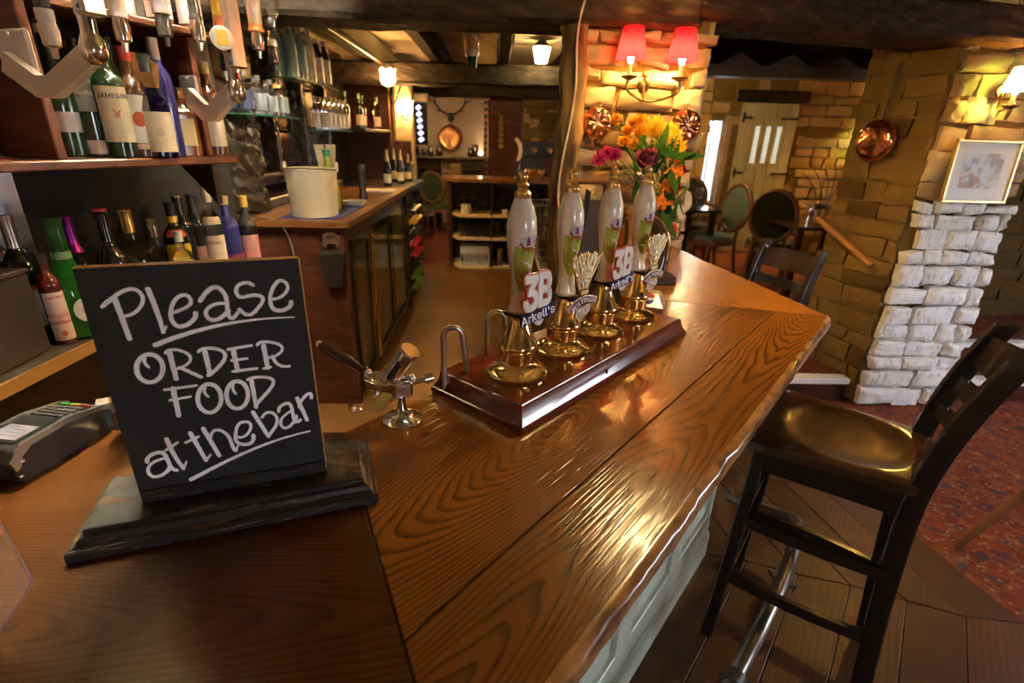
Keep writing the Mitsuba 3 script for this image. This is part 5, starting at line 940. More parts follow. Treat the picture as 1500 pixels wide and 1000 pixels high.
def optic(label, p, h, r, kind, glass, collar, labs=(), badge=False, z=None):
    """bottle hung neck down in a measuring optic; p = bottom of the neck"""
    p = np.array(p, float)
    k = bottle(label, p + (0, 0, h), h, r, kind, glass, collar, labs, group='bottles hung neck down in the optics', flip=True)
    add(k + '__optic_chamber', lathe([(0, -.075), (.006, -.075), (.008, -.055), (.017, -.05), (.019, -.02), (.015, .0), (0, .002)], 16, p - (0, 0, .001)), 'glass' if badge else (('gloss', (0.72, 0.60, 0.42)), ('gloss', (0.03, 0.028, 0.025)), ('metal', (0.7, 0.68, 0.64)))[int(h * 1e3 + r * 1e3) % 3], 40)
    if badge:
        f = unit([-p[0] + .15, -p[1], 0]); x = np.array([-f[1], f[0], 0]); o = p + f * .022 - (0, 0, .035)
        add(k + '__badge', frame(lathe([(0, 0), (.031, 0), (.032, .003), (.029, .005), (0, .005)], 28), o, x, (0, 0, 1), f), ('gloss', (0.80, 0.66, 0.42)), 40)
        add(k + '__badge_mark', frame(box(-.014, .014, -.02, .02, .005, .0062), o, x, (0, 0, 1), f), ('gloss', (0.80, 0.40, 0.03)), False)
optic('dark bottle hung neck down at the far left, with a white collar', (-.985, 1.315, 1.765), .32, .040, 'champ', BLK, ((0.70, 0.66, 0.55), 'gloss', .06))
optic('white bottle hung neck down, leftmost of the two white ones over the upper shelf', (-.920, 1.462, 1.80), .31, .043, 'spirit', ('satin', (0.85, 0.83, 0.78)), ((0.75, 0.66, 0.5), 'satin', .18))
optic('second white bottle hung neck down right of the first', (-.878, 1.572, 1.83), .31, .045, 'spirit', ('satin', (0.85, 0.82, 0.76)), ((0.75, 0.68, 0.55), 'satin', .10))
optic('dark brown bottle hung neck down in a clear optic before the shelf-end upright', (-.842, 1.670, 1.835), .30, .038, 'round', BLK, ((0.05, 0.05, 0.05), 'gloss', .10))
optic('amber bottle hung neck down in an optic with a round cream badge', (-.815, 1.745, 1.835), .30, .036, 'spirit', ('gloss', (0.55, 0.22, 0.02)), ((0.55, 0.08, 0.03), 'gloss', .08), badge=True)
optic('beige round-shouldered bottle hung neck down with orange neck bands', (-.765, 1.880, 1.845), .28, .055, 'pot', ('satin', (0.72, 0.56, 0.40)), ((0.70, 0.22, 0.06), 'satin', .07))
optic('red labelled bottle hung neck down right of the beige one', (-.745, 1.945, 1.815), .30, .034, 'spirit', CLR, ((0.6, 0.58, 0.5), 'satin', .06), [(.16, .34, (0.60, 0.05, 0.04), 3.0)])
for x, y, lab in ((-1.12, 1.80, 'clear bottle with a cream label on the highest back bar shelf'), (-1.03, 1.83, 'dark bottle with a red and white label on the highest back bar shelf'), (-.985, 1.92, 'cream labelled bottle at the right end of the highest back bar shelf')):
    bottle(lab, (x, y, 1.8435), .28, .036, 'spirit', CLR if x < -1.1 else BRN, ((0.4, 0.3, 0.1), 'gloss', .1), [(.06, .5, (0.78, 0.70, 0.58), 2.4)] + ([(.2, .3, (.5, .05, .04), 2.4)] if -1.1 < x < -1.0 else []), group='bottles on the highest back bar shelf')
one('label_card', frame(extrude(Polygon([(0, 0), (.075, 0), (.085, .06), (.05, .085), (.005, .09)]), .002), (-1.06, 1.66, 1.66), unit([.94, .25, 0]), (0, 0, 1)), ('satin', (0.80, 0.42, 0.12)), 'orange and cream card behind the optics on the upper shelf', 'card', smooth=False)

# ================================================================ fridge counter with the carved dresser
fc = thing('fridge_counter', 'back counter with a brown wooden top, panelled end and glass-doored fridge', 'counter')
add(fc + '__top', slab([(-1.75, 2.74), (-.775, 2.74), (-.775, 4.70), (-1.75, 4.70)], 1.085, 1.12, .004), 'counter_wood', False)
add(fc + '__moulding', box(-1.74, -.80, 2.765, 4.69, 1.055, 1.084, .006), 'panel_wood', False)
add(fc + '__end_panel', box(-1.74, -.81, 2.79, 2.83, 0, 1.054), 'panel_wood', False)
for x in (-1.45, -1.13, -.88): add(fc + '__end_board', box(x - .0, x + .06, 2.782, 2.792, .05, 1.05, .004), 'panel_wood', False)
add(fc + '__fridge_body', box(-1.74, -.83, 2.84, 4.68, .0, 1.05), ('satin', (0.012, 0.011, 0.011)), False)
for y0, y1 in ((2.86, 3.28), (3.30, 3.96), (3.98, 4.64)):
    add(fc + '__door_frame', cat(box(-.83, -.80, y0, y0 + .05, .08, 1.0), box(-.83, -.80, y1 - .05, y1, .08, 1.0), box(-.83, -.80, y0, y1, .08, .13), box(-.83, -.80, y0, y1, .95, 1.0)), ('gloss', (0.012, 0.011, 0.010)), False)
    add(fc + '__door_glass', box(-.822, -.816, y0 + .05, y1 - .05, .13, .95), ('gloss', (0.045, 0.040, 0.018)), False)
add(fc + '__door_handle', box(-.80, -.783, 3.285, 3.30, .10, 1.0, .004), 'brass', False)
t = thing('bottle_opener', 'pale metal bottle opener on the panelled counter end, over a black cap catcher', 'bottle opener')
add(t + '__plate', prism(Polygon([(-.045, 0), (-.04, .06), (-.025, .072), (.02, .072), (.03, .06), (.045, .05), (.045, 0), (.03, -.01), (.022, .012), (-.022, .012), (-.03, -.01)]), (-.885, 2.776, .985), np.array([1, 0, 0.]), np.array([0, 0, 1.]), .016), ('smetal', (0.62, 0.52, 0.38)), False)
add(t + '__lip', tr(lathe([(0, 0), (.02, .0), (.022, .012), (.01, .02), (0, .02)], 16), -.885, 2.765, 1.03), ('smetal', (0.3, 0.24, 0.18)), 40)
add(t + '__catcher', hull([(x, y, z) for x, y, z in [(-.945, 2.78, .96), (-.815, 2.78, .96), (-.945, 2.72, .95), (-.815, 2.72, .95), (-.92, 2.78, .75), (-.84, 2.78, .75), (-.92, 2.74, .76), (-.84, 2.74, .76)]]), ('gloss', (0.014, 0.012, 0.011)), False)
one('counter_cable', tube(spline([(-1.45, 2.755, 1.05), (-1.1, 2.745, 1.035), (-1.08, 2.745, .9), (-1.07, 2.75, .75)], 8), .0035, 6), ('satin', (0.2, 0.19, 0.18)), 'thin grey cable drooping along the panelled counter end', 'cable')
t = thing('enamel_bucket', 'cream enamel bucket with two ribs and a chipped foot on the back counter', 'bucket')
BK = np.array([-1.005, 2.93, 1.1215])
add(t + '__body', lathe([(0, .004), (.112, .004), (.117, .0), (.121, .006), (.123, .018), (.126, .10), (.1275, .102), (.1275, .106), (.1262, .108), (.129, .145), (.1305, .147), (.1305, .151), (.129, .153), (.1335, .24), (.138, .243), (.140, .248), (.138, .253), (.133, .25), (.128, .15), (.118, .012), (0, .01)], 48, BK), 'enamel', 40)
add(t + '__lining', lathe([(0, .20), (.127, .20), (.128, .203), (0, .205)], 32, BK), 'pale_wood', 40)
add(t + '__handle', tube([BK + (.139 * math.cos(a), .139 * math.sin(a), .245 - .012 * math.sin(a)) for a in np.linspace(math.pi, 2 * math.pi, 25)], .0032, 6), 'iron', True)
for s in (-1, 1): add(t + '__ear', tr(box(-.008, .008, -.014, .014, .235, .285, .005), *(BK + (s * .139, 0, 0))), 'enamel', False)
bottle('squat bottle of yellow-green liquid with a green cap behind the bucket', (-.985, 3.17, 1.1205), .34, .055, 'pot', ('gloss', (0.42, 0.42, 0.02)), ((0.03, 0.22, 0.12), 'gloss', .10), [(.52, .72, (0.62, 0.56, 0.42), 2.4)])
one('paper_cards', cat(*[frame(box(-.03, .03, -.001, .001, 0, .17), (-1.02 - .03 * k, 3.32, 1.32), unit([1, .1 * k, .0]), (0, 1, 0), unit([-.25 * k + .1, 0, 1])) for k in (0, 1)], box(-1.07, -1.0, 3.30, 3.34, 1.1205, 1.33)), ('matte', (0.62, 0.52, 0.33)), 'pair of cream cards fanned out above the bucket', 'cards', smooth=False)
one('blue_cloth', box(-1.16, -.84, 2.80, 3.42, 1.1202, 1.124), ('matte', (0.012, 0.016, 0.05)), 'dark blue cloth on the back counter under the bucket', 'cloth', smooth=False)
one('white_dish', lathe([(0, .01), (.05, .01), (.075, .03), (.078, .03), (.055, .002), (0, .0)], 24, (-.905, 3.40, 1.1245)), ('gloss', (0.7, 0.68, 0.66)), 'small white dish on the blue cloth right of the bucket', 'dish', smooth=40)
one('pepper_mill', lathe([(0, 0), (.032, 0), (.032, .03), (.022, .06), (.026, .12), (.020, .18), (.026, .21), (.018, .235), (0, .24)], 20, (-.93, 3.72, 1.1205)), 'dark_wood', 'dark turned pepper mill behind the white dish', 'pepper mill', smooth=40)
for x, y, z, lab in ((-.95, 4.35, 1.121, 'white folded papers lying on the far end of the back counter'),): one('papers', box(x - .12, x + .12, y - .1, y + .1, z, z + .012), ('matte', (0.7, 0.62, 0.5)), lab, 'papers', smooth=False)

ds = thing('carved_dresser', 'dark carved wooden dresser with mirrors and glass shelves on the back counter', 'dresser')
DX = -1.22
def carved(x0, x1, y0, y1, z0, z1, seed, amp=.022):
    m = box(x0, x1, y0, y1, z0, z1).subdivide_to_size(.022); v = np.array(m.vertices); d = np.stack([meshkit.fbm(v * 34 + 7 * k, 2, seed) for k in range(3)], -1) - .5; m.vertices = v + d * amp * 2; return m
add(ds + '__carved_post', carved(-1.435, -1.27, 2.89, 2.97, 1.15, 1.68, 1), 'dark_wood', 60)
add(ds + '__end_panel', box(-1.74, -1.45, 2.90, 2.95, 1.1205, 2.359), 'dark_wood', False)
add(ds + '__back_panel', box(-1.72, -1.70, 2.95, 4.70, 1.1205, 2.30), 'panel_wood', False)
add(ds + '__plinth_board', box(-1.70, -1.34, 2.98, 4.70, 1.1205, 1.18, .008), 'dark_wood', False)
add(ds + '__ledge', box(-1.70, -1.40, 2.98, 4.70, 1.28, 1.31, .008), 'dark_wood', False)
for y in (3.52, 4.06, 4.60): add(ds + '__carved_post', carved(-1.50, -1.40, y, y + .07, 1.315, 2.02, int(y * 9), .012), 'dark_wood', 60)
for y0 in (2.99, 3.60, 4.14): add(ds + '__mirror', box(-1.695, -1.69, y0, y0 + .46, 1.36, 1.98), ('metal', (0.30, 0.28, 0.26)), False)
for z0, z1, x in ((2.02, 2.06, -1.44), (2.062, 2.10, -1.40), (2.102, 2.18, -1.36), (2.182, 2.215, -1.31), (2.217, 2.30, -1.26)):
    add(ds + '__cornice', box(-1.72, x, 2.96, 4.70, z0, z1, .008), ('satin', (0.16, 0.125, 0.07)), False)
for y in np.arange(3.02, 4.68, .16): add(ds + '__carved_leaf', sphere(.035, (-1.355, y, 2.14), 1, (.25, 1.4, .8)), ('satin', (0.16, 0.125, 0.07)), True)
for (y0, y1, z) in ((2.80, 3.46, 1.635), (3.50, 4.40, 1.865), (4.12, 4.70, 1.575)):
    k = thing('glass_shelf', {1.635: 'green-edged glass shelf nearest the optics, holding small blue and white bottles', 1.865: 'highest green-edged glass shelf, under the strip light', 1.575: 'far low green-edged glass shelf with tall clear bottles'}[z], 'glass shelf')
    add(k + '__pane', box(-1.395, DX, y0, y1, z - .008, z, .001), 'glass', False); add(k + '__edge', box(DX - .004, DX + .001, y0, y1, z - .0082, z + .0002), ('gloss', (0.03, 0.14, 0.07)), False); add(k + '__edge', box(-1.395, DX, y0 - .001, y0 + .004, z - .0082, z + .0002), ('gloss', (0.03, 0.14, 0.07)), False)
    for yy in (y0 + .1, y1 - .1): add(k + '__bracket', box(-1.69, -1.39, yy - .006, yy + .006, z - .03, z - .009, .002), 'iron', False)
for k in range(8):
    y = 2.87 + k % 4 * .155; x = -1.265 - .082 * (k // 4)
    bottle('small clear bottle with a ' + ('navy blue label' if k % 4 == 0 else 'pale blue and white label') + ', on the nearest glass shelf', (x, y, 1.636), .19 - .005 * (k % 3), .034, 'spirit', CLR, ((0.55, 0.58, 0.6), 'smetal', .12), [(.10, .55, (0.02, 0.03, 0.09) if k % 4 == 0 else (0.55, 0.68, 0.76), 2.6)], group='navy labelled bottles on the nearest glass shelf' if k % 4 == 0 else 'pale labelled bottles on the nearest glass shelf')
for k in range(10):
    y = 3.57 + k % 5 * .17; x = -1.265 - .085 * (k // 5)
    c, l = [((0.25, 0.45, 0.52), 'tall pale blue bottle'), ((0.25, 0.45, 0.52), 'tall pale blue bottle'), ((0.80, 0.72, 0.60), 'tall cream bottle'), ((0.62, 0.10, 0.08), 'tall red labelled bottle'), ((0.85, 0.76, 0.58), 'tall bottle with a cream wrapper')][k % 5]
    bottle(l + ' on the highest glass shelf, under the strip light', (x, y, 1.866), .29 + .01 * (k % 3), .036, 'slim', ('gloss', c) if k % 5 in (0, 1, 2) else BRN, ((0.78, 0.76, 0.70), 'satin', .10), [(.08, .6, c if k % 5 != 3 else (0.85, 0.78, 0.66), 2.8)] + ([(.30, .42, (0.60, 0.05, 0.04), 2.8)] if k % 5 == 3 else []), group=l + 's on the highest glass shelf')
for k in range(10):
    y = 4.17 + k % 5 * .12; x = -1.265 - .082 * (k // 5)
    bottle('tall clear bottle with a cream label on the far low glass shelf', (x, y, 1.576), .225, .034, 'wine', CLR, ((0.7, 0.66, 0.56), 'satin', .12), [(.08, .52, (0.80, 0.74, 0.62), 2.8)], group='clear bottles on the far low glass shelf')
t = thing('strip_light', 'short bright strip light under the dark hood above the glass shelves', 'lamp')
add(t + '__housing', box(-1.19, -1.12, 4.30, 5.0, 2.30, 2.335, .006), ('satin', (0.5, 0.48, 0.42)), False)
add(t + '__tube', rod((-1.155, 4.33, 2.285), (-1.155, 4.97, 2.285), .014, sides=14), ('matte', (0.8, 0.8, 0.8)), 40, glow((1.0, 0.95, 0.62), 95))
t = thing('strip_light', 'strip light behind a dark fascia over the near bottle shelves', 'lamp')
add(t + '__housing', box(-.84, -.76, 1.15, 2.05, 2.32, 2.355, .006), ('satin', (0.5, 0.48, 0.42)), False)
add(t + '__tube', rod((-.80, 1.18, 2.305), (-.80, 2.02, 2.305), .014, sides=14), ('matte', (0.8, 0.8, 0.8)), 40, glow((1.0, 0.90, 0.60), 270))
add(t + '__fascia', box(-.735, -.722, .95, 2.2, 2.06, 2.355, .003), 'dark_wood', False)
hd = thing('bar_hood', 'dark sloping hood board hanging over the back counter, right of the strip light', 'hood')
add(hd + '__board', hull([(-1.08, 3.3, 2.34), (-1.06, 3.3, 2.34), (-1.02, 3.3, 2.18), (-1.04, 3.3, 2.18), (-1.08, 5.9, 2.34), (-1.06, 5.9, 2.34), (-1.02, 5.9, 2.16), (-1.04, 5.9, 2.16)]), ('satin', (0.05, 0.05, 0.04)), False)
add(hd + '__rail', box(-1.05, -1.01, 3.3, 5.9, 2.13, 2.165, .006), 'dark_wood', False)
for k, (x, y, c) in enumerate(((-1.36, 5.05, DGR), (-1.30, 5.3, DGR), (-1.33, 5.55, BRN), (-1.22, 5.7, CLR))):
    bottle(['green bottle, leftmost on the dark shelf before the first wall lantern', 'second green bottle on the dark shelf before the first wall lantern', 'brown bottle on the dark shelf before the first wall lantern', 'clear bottle with a pale label, rightmost on the dark shelf before the first wall lantern'][k], (x, y, 1.601), .30, .037, 'wine', c, ((0.1, 0.2, 0.1), 'gloss', .14), [(.10, .40, (0.66, 0.58, 0.5), 2.2)], group='bottles on the dark far shelf')
fs_ = thing('far_shelf', 'dark wooden shelf with wine bottles beyond the dresser', 'shelf')
add(fs_ + '__board', box(-1.6, -1.12, 4.74, 5.92, 1.57, 1.60, .005), 'dark_wood', False); add(fs_ + '__side', box(-1.6, -1.14, 5.93, 5.97, 1.1, 2.2), 'panel_wood', False); add(fs_ + '__back', box(-1.64, -1.60, 4.73, 5.95, 0, 2.3), 'dark_wood', False)
add(fs_ + '__counter', slab([(-1.6, 4.72), (-.80, 4.72), (-.80, 5.95), (-1.6, 5.95)], 1.06, 1.10, .004), 'dark_wood', False); add(fs_ + '__cupboard', box(-1.6, -.84, 4.72, 5.93, 0, 1.058), 'dark_wood', False)
for k, (x, y) in enumerate(((-1.02, 5.05), (-.95, 5.35), (-1.05, 5.55), (-.93, 5.7))):
    bottle(['gold necked bottle on the far counter, leftmost', 'dark bottle on the far counter, second from the left', 'gold necked bottle on the far counter, third from the left', 'short dark bottle on the far counter, nearest the timber post'][k], (x, y, 1.1005), .32 - .05 * (k == 3), .038, 'champ', BLK, ((0.70, 0.50, 0.18), 'smetal', .30), [(.10, .35, (0.72, 0.60, 0.35), 2.2)], group='bottles on the far counter')
# wine rack at the end of the fridge
wk = thing('wine_rack', 'dark wine rack of lying bottles beyond the fridge, coloured capsules facing out', 'wine rack')
add(wk + '__frame', cat(box(-.838, -.80, 4.72, 4.75, 0, 1.05), box(-.838, -.80, 5.30, 5.33, 0, 1.05), *[box(-.838, -.80, 4.75, 5.30, .12 + .105 * k, .13 + .105 * k) for k in range(9)]), 'dark_wood', False)
CAPS = [(0.03, 0.03, 0.03), (0.80, 0.45, 0.03), (0.02, 0.02, 0.02), (0.62, 0.03, 0.04), (0.62, 0.03, 0.04), (0.03, 0.03, 0.02), (0.16, 0.30, 0.04), (0.13, 0.26, 0.04)][::-1]
for i in range(8):
    for j in range(4):
        c = CAPS[i]; nmz = {(0.80, 0.45, 0.03): 'yellow', (0.62, 0.03, 0.04): 'red', (0.16, 0.30, 0.04): 'green', (0.13, 0.26, 0.04): 'green'}.get(c, 'black')
        p = np.array([-.80, 4.82 + j * .13, .17 + .105 * i])
        one('wine_bottle', cat(rod(p, p + (.012, 0, 0), .030, .018, 14), rod(p + (.012, 0, 0), p + (.065, 0, 0), .0165, .0165, 14)), ('gloss', c), f'lying wine bottle with a {nmz} capsule in the rack beyond the fridge', 'bottle', f'{nmz} capped bottles in the wine rack', 40)
# ================================================================ far left room and the back counter
sh = thing('glass_cabinet', 'open dark wooden counter unit with pale shelves of glassware, across the brown floor', 'cabinet')
CX0, CX1, CY0, CY1 = -.585, .62, 6.30, 6.75
add(sh + '__counter_top', slab([(-.60, 6.42), (-.46, 6.24), (1.05, 6.24), (1.05, 6.85), (-.60, 6.85)], 1.06, 1.10, .006), 'counter_wood', False)
add(sh + '__side_post', box(CX0, CX0 + .05, 6.46, 6.52, 0, 1.058, .004), 'panel_wood', False)
add(sh + '__side', box(CX0, CX0 + .02, 6.50, 6.78, 0, 1.058), 'panel_wood', False)
add(sh + '__back', box(CX0, CX1, 6.78, 6.80, 0, 1.058), 'dark_wood', False)
for x in (-.055, .595): add(sh + '__divider', box(x, x + .03, 6.31, 6.78, 0, 1.058, .003), 'dark_wood', False)
for z in (.04, .40, .68): add(sh + '__shelf', slab([(CX0 + .05, 6.50), (-.44, 6.31), (.595, 6.31), (.595, 6.78), (CX0 + .05, 6.78)], z - .035, z, .003), ('satin', (0.62, 0.50, 0.30)), False)
GP = [(0, 0), (.032, .002), (.006, .008), (.005, .075), (.028, .095), (.036, .13), (.032, .17), (.030, .17), (.033, .13), (.025, .098), (0, .09)]
TP = [(0, 0), (.030, 0), (.036, .13), (.034, .13), (.028, .006), (0, .006)]
for k in range(8): one('wine_glass', lathe(GP, 16, (-.44 + .105 * (k % 4), 6.40 + .14 * (k // 4), .681)), 'glass', 'stemmed glass on the top pale shelf of the counter unit, behind the mug', 'glass', 'stemmed glasses on the top pale shelf', 40)
for k in range(14): one('tumbler', lathe(TP, 14, (-.42 + .085 * (k % 7) * .9, 6.38 + .12 * (k // 7), .401)), 'glass', 'tumbler on the middle pale shelf of the counter unit', 'glass', 'tumblers on the middle pale shelf', 40)
for k in range(8): one('wine_glass', lathe(GP, 16, (.03 + .11 * (k % 4), 6.42 + .15 * (k // 4), .401)), 'glass', 'stemmed glass in the right bay of the counter unit', 'glass', 'stemmed glasses in the right bay', 40)
t = thing('mug', 'cream mug in front of the stemmed glasses on the top pale shelf', 'mug'); q = (-.37, 6.36, .681)
add(t + '__body', lathe([(0, 0), (.045, 0), (.045, .115), (.041, .115), (.041, .008), (0, .008)], 24, q), ('gloss', (0.74, 0.66, 0.50)), 40); add(t + '__handle', tube([(q[0] + .044 + .03 * math.sin(a), q[1], q[2] + .06 + .035 * math.cos(a)) for a in np.linspace(0, math.pi, 9)], .006, 8), ('gloss', (0.74, 0.66, 0.50)), True)
t = thing('crate', 'pale plastic crate on the bottom shelf of the counter unit', 'crate'); q = (-.43, 6.34, .041)
for a in (box(0, .36, 0, .006, 0, .045), box(0, .36, 0, .006, .15, .24), *[box(.36 / 7 * k - .012 if k else 0, .36 / 7 * k + .012, 0, .006, .045, .15) for k in range(8)], box(0, .006, .0061, .26, 0, .24), box(.354, .36, .0061, .26, 0, .24), box(0, .36, .26, .266, 0, .24), box(0, .36, .0061, .26, 0, .01)): add(t + '__panel', tr(a, *q), ('satin', (0.45, 0.45, 0.42)), False)
for k in range(2): one('tankard', lathe([(0, 0), (.055, 0), (.055, .02), (.05, .03), (.048, .20), (.05, .21), (.046, .21), (.044, .03), (0, .02)], 20, (.06 + .16 * k, 6.42, .041)), 'steel', 'steel tankard on the bottom shelf in the right bay', 'tankard', 'steel tankards on the bottom shelf', 40)
for k in range(2): one('white_cup', lathe([(0, 0), (.025, 0), (.035, .06), (.032, .06), (.022, .006), (0, .006)], 16, (.12 + .14 * k, 6.36, .681)), ('gloss', (0.75, 0.68, 0.55)), 'small white cup in the right bay of the counter unit', 'cup', 'white cups in the right bay', 40)
# return counter to the middle pillar, with wire racks
rc = thing('return_counter', 'brown return counter running back from the middle pillar to the glass cabinet', 'counter')
add(rc + '__top', slab([(.52, 3.30), (1.05, 3.30), (1.05, 6.235), (.62, 6.235)], 1.03, 1.07, .004), 'counter_wood', False)
add(rc + '__back', box(1.0, 1.03, 3.3, 6.2, 0, 1.028), 'dark_wood', False); add(rc + '__shelf', box(.62, 1.0, 3.3, 6.2, .40, .43), 'dark_wood', False); add(rc + '__end', box(.60, 1.0, 3.30, 3.33, 0, 1.028), 'dark_wood', False)
add(rc + '__worktop', box(.30, .60, 3.0, 5.0, .72, .75, .004), 'steel', False); add(rc + '__undershelf', box(.34, .60, 3.05, 4.95, 0, .715), 'dark_wood', False)
for j, (y, z) in enumerate(((3.55, .751), (4.1, .751), (4.05, .921))):
    t = thing('wire_basket', ['grey wire glass basket nearest the timber post', 'grey wire glass basket farther along the return counter', 'upper grey wire glass basket stacked on the farther one'][j], 'basket')
    wires = [tube([(x, y, z + h), (x, y + .42, z + h)], .004, 6) for x in (.305, .515) for h in (.02, .08, .15)] + [tube([(.305, yy, z + h), (.515, yy, z + h)], .004, 6) for yy in (y, y + .42) for h in (.02, .08, .15)] + [tube([(x, yy, z), (x, yy, z + .15)], .003, 5) for x in (.305, .357, .41, .462, .515) for yy in (y, y + .42)]
    add(t + '__wires', cat(*wires), ('smetal', (0.5, 0.5, 0.46)), True)
    for a in range(2):
        for b in range(3): one('upturned_glass', lathe(TP[::-1], 14, (.36 + .10 * a, y + .08 + .13 * b, z + .01)), 'glass', 'upturned glass in a wire basket on the return counter', 'glass', 'upturned glasses in the wire baskets', 40)
t = thing('brass_bowl', 'round brass bowl on the far counter right of the wooden post', 'bowl')
add(t + '__body', lathe([(0, 0), (.05, .0), (.09, .03), (.12, .08), (.125, .11), (.118, .11), (.085, .035), (0, .01)], 28, (.47, 6.45, 1.1005)), 'brass', 40)
t = thing('beer_tap', 'small curved tap with a pale handle on the far counter before the wooden post', 'tap')
add(t + '__handle', tube(spline([(.26, 6.40, 1.30), (.29, 6.38, 1.40), (.275, 6.38, 1.50), (.23, 6.38, 1.55)], 6), .022, 10), ('gloss', (0.65, 0.55, 0.42)), True)
add(t + '__column', lathe([(0, 0), (.05, 0), (.03, .03), (.028, .18), (.036, .2), (0, .21)], 20, (.26, 6.40, 1.1005)), ('gloss', (0.02, 0.02, 0.02)), 40)

# ---- posts
one('lit_post', beam_mesh(-1.13, -.92, 6.05, 6.25, 0, 2.2, 51, amp=.02, c=.03), 'stone_2', 'pale post under the two bright wall lanterns by the far counter', 'post', smooth=50)
p = thing('timber_post', 'broad dark wooden post in the far room hung with a strap of horse brasses', 'post')
m = box(-.10, .34, 7.0, 7.3, 0, 2.02, .04).subdivide_to_size(.08); v = np.array(m.vertices); v[:, 0] = .12 + (v[:, 0] - .12) * (1 + .10 * np.clip(v[:, 2] - 1.5, 0, 1) - .10 * np.clip(1.3 - v[:, 2], 0, 1)); m.vertices = v
add(p + '__post', m, 'panel_wood', 50)
bs = thing('horse_brasses', 'strap of round horse brasses on the front of the broad wooden post', 'horse brasses')
add(bs + '__strap', box(.04, .085, 6.985, 6.995, 1.42, 1.86), ('satin', (0.02, 0.012, 0.008)), False)
for k in range(6): add(bs + '__brass', frame(lathe([(0, 0), (.036, 0), (.036, .004), (.026, .012), (.014, .006), (0, .014)], 18), (.0625, 6.985, 1.455 + .07 * k), (1, 0, 0), (0, 0, 1), (0, -1, 0)), ('metal', (0.62, 0.46, 0.16)), 40)
bs = thing('horse_brasses', 'narrow strap of copper brasses on the left edge of the broad wooden post', 'horse brasses')
add(bs + '__strap', box(-.155, -.115, 6.985, 6.995, 1.10, 1.98), ('satin', (0.05, 0.016, 0.008)), False)
for k in range(11): add(bs + '__brass', frame(lathe([(0, 0), (.022, 0), (.02, .006), (0, .01)], 14), (-.135, 6.985, 1.14 + .078 * k), (1, 0, 0), (0, 0, 1), (0, -1, 0)), ('metal', (0.55, 0.28, 0.10)), 40)

# ---- end wall: antlers, copper tray, mantel
t = thing('antlers', 'dark pair of antlers with skull mounted on the far plaster wall', 'antlers'); A = np.array([-.78, 9.52, 1.86])
add(t + '__skull', tr(sphere(.07, (0, 0, 0), 2, (.75, .7, 1.1)), *A), ('satin', (0.018, 0.013, 0.010)), True)
for s in (-1, 1):
    main = spline([A + (s * .04, 0, .05), A + (s * .16, -.06, .11), A + (s * .25, -.10, .24), A + (s * .24, -.12, .42), A + (s * .27, -.10, .54)], 6)
    add(t + '__antler', tube(main, np.linspace(.017, .006, len(main)), 8), ('satin', (0.03, 0.02, 0.014)), True)
    for k, d in ((5, (s * .10, -.08, -.02)), (11, (s * .14, -.08, .05)), (17, (s * -.08, -.08, .16))): add(t + '__tine', tube([main[k], main[k] + np.array(d) * .5 + (0, 0, .015), main[k] + np.array(d)], [.011, .008, .003], 6), ('satin', (0.03, 0.02, 0.014)), True)
one('copper_tray', frame(lathe([(0, -.01), (.15, -.012), (.19, -.004), (.205, .008), (.212, .006), (.215, -.004), (.20, -.02), (0, -.025)], 44), (-.80, 9.56, 1.535), (1, 0, 0), unit((0, .15, 1)), unit((0, -1, .15))), 'copper', 'round copper tray glowing on the far plaster wall under the antlers', 'tray', smooth=40)
mn = thing('mantel_shelf', 'thin mantel shelf along the far wall carrying dark jugs and a candle', 'shelf')
add(mn + '__board', box(-1.50, -.14, 9.36, 9.6, 1.20, 1.235, .006), ('satin', (0.20, 0.17, 0.13)), False)
for x0, x1 in ((-1.48, -.98), (-.60, -.16)):
    add(mn + '__cupboard', box(x0, x1, 9.45, 9.6, 0, 1.198), 'dark_wood', False)
    for z in (.5, .8, 1.02): add(mn + '__cupboard_shelf', box(x0, x1, 9.38, 9.45, z, z + .02), 'shelf_wood', False)
brk = struct('chimney_breast', box(-.97, -.61, 9.5, 9.6, 0, 1.198), 'mortar', label='small stone breast under the mantel shelf'); stone_face(brk, (-.97, 9.5, 0), (1, 0, 0), .36, 1.19, .09, .2, ('stone_1', 'brown_stone_1'), .02, 61, gap=.012)
JUG = [(0, 0), (.04, 0), (.06, .05), (.055, .09), (.035, .13), (.04, .16), (0, .16)]
for k, (x, s) in enumerate(((-1.38, .9), (-1.26, .75), (-1.14, 1.0), (-.98, 1.1), (-.44, .9), (-.36, 1.25))):
    one('dark_jug', lathe([(r * s, z * s) for r, z in JUG], 16, (x, 9.46, 1.236)), ('gloss', (0.03, 0.014, 0.008)), ['leftmost dark jug on the mantel shelf', 'second dark jug from the left on the mantel shelf', 'third dark jug from the left on the mantel shelf', 'dark jug on the mantel shelf just left of the copper tray', 'small dark jug on the mantel shelf right of the copper tray', 'tall dark jug beside the candle on the mantel shelf'][k], 'jug', smooth=40)
t = thing('candle', 'small bright candle at the right end of the mantel shelf', 'candle'); add(t + '__cup', lathe([(0, 0), (.03, 0), (.034, .04), (.03, .04), (0, .01)], 14, (-.27, 9.44, 1.236)), ('gloss', (0.5, 0.4, 0.3)), 40); add(t + '__flame', sphere(.022, (-.27, 9.44, 1.30), 2, (1, 1, 1.5)), ('matte', (0.8, 0.8, 0.8)), True, glow((1.0, 0.72, 0.38), 26))
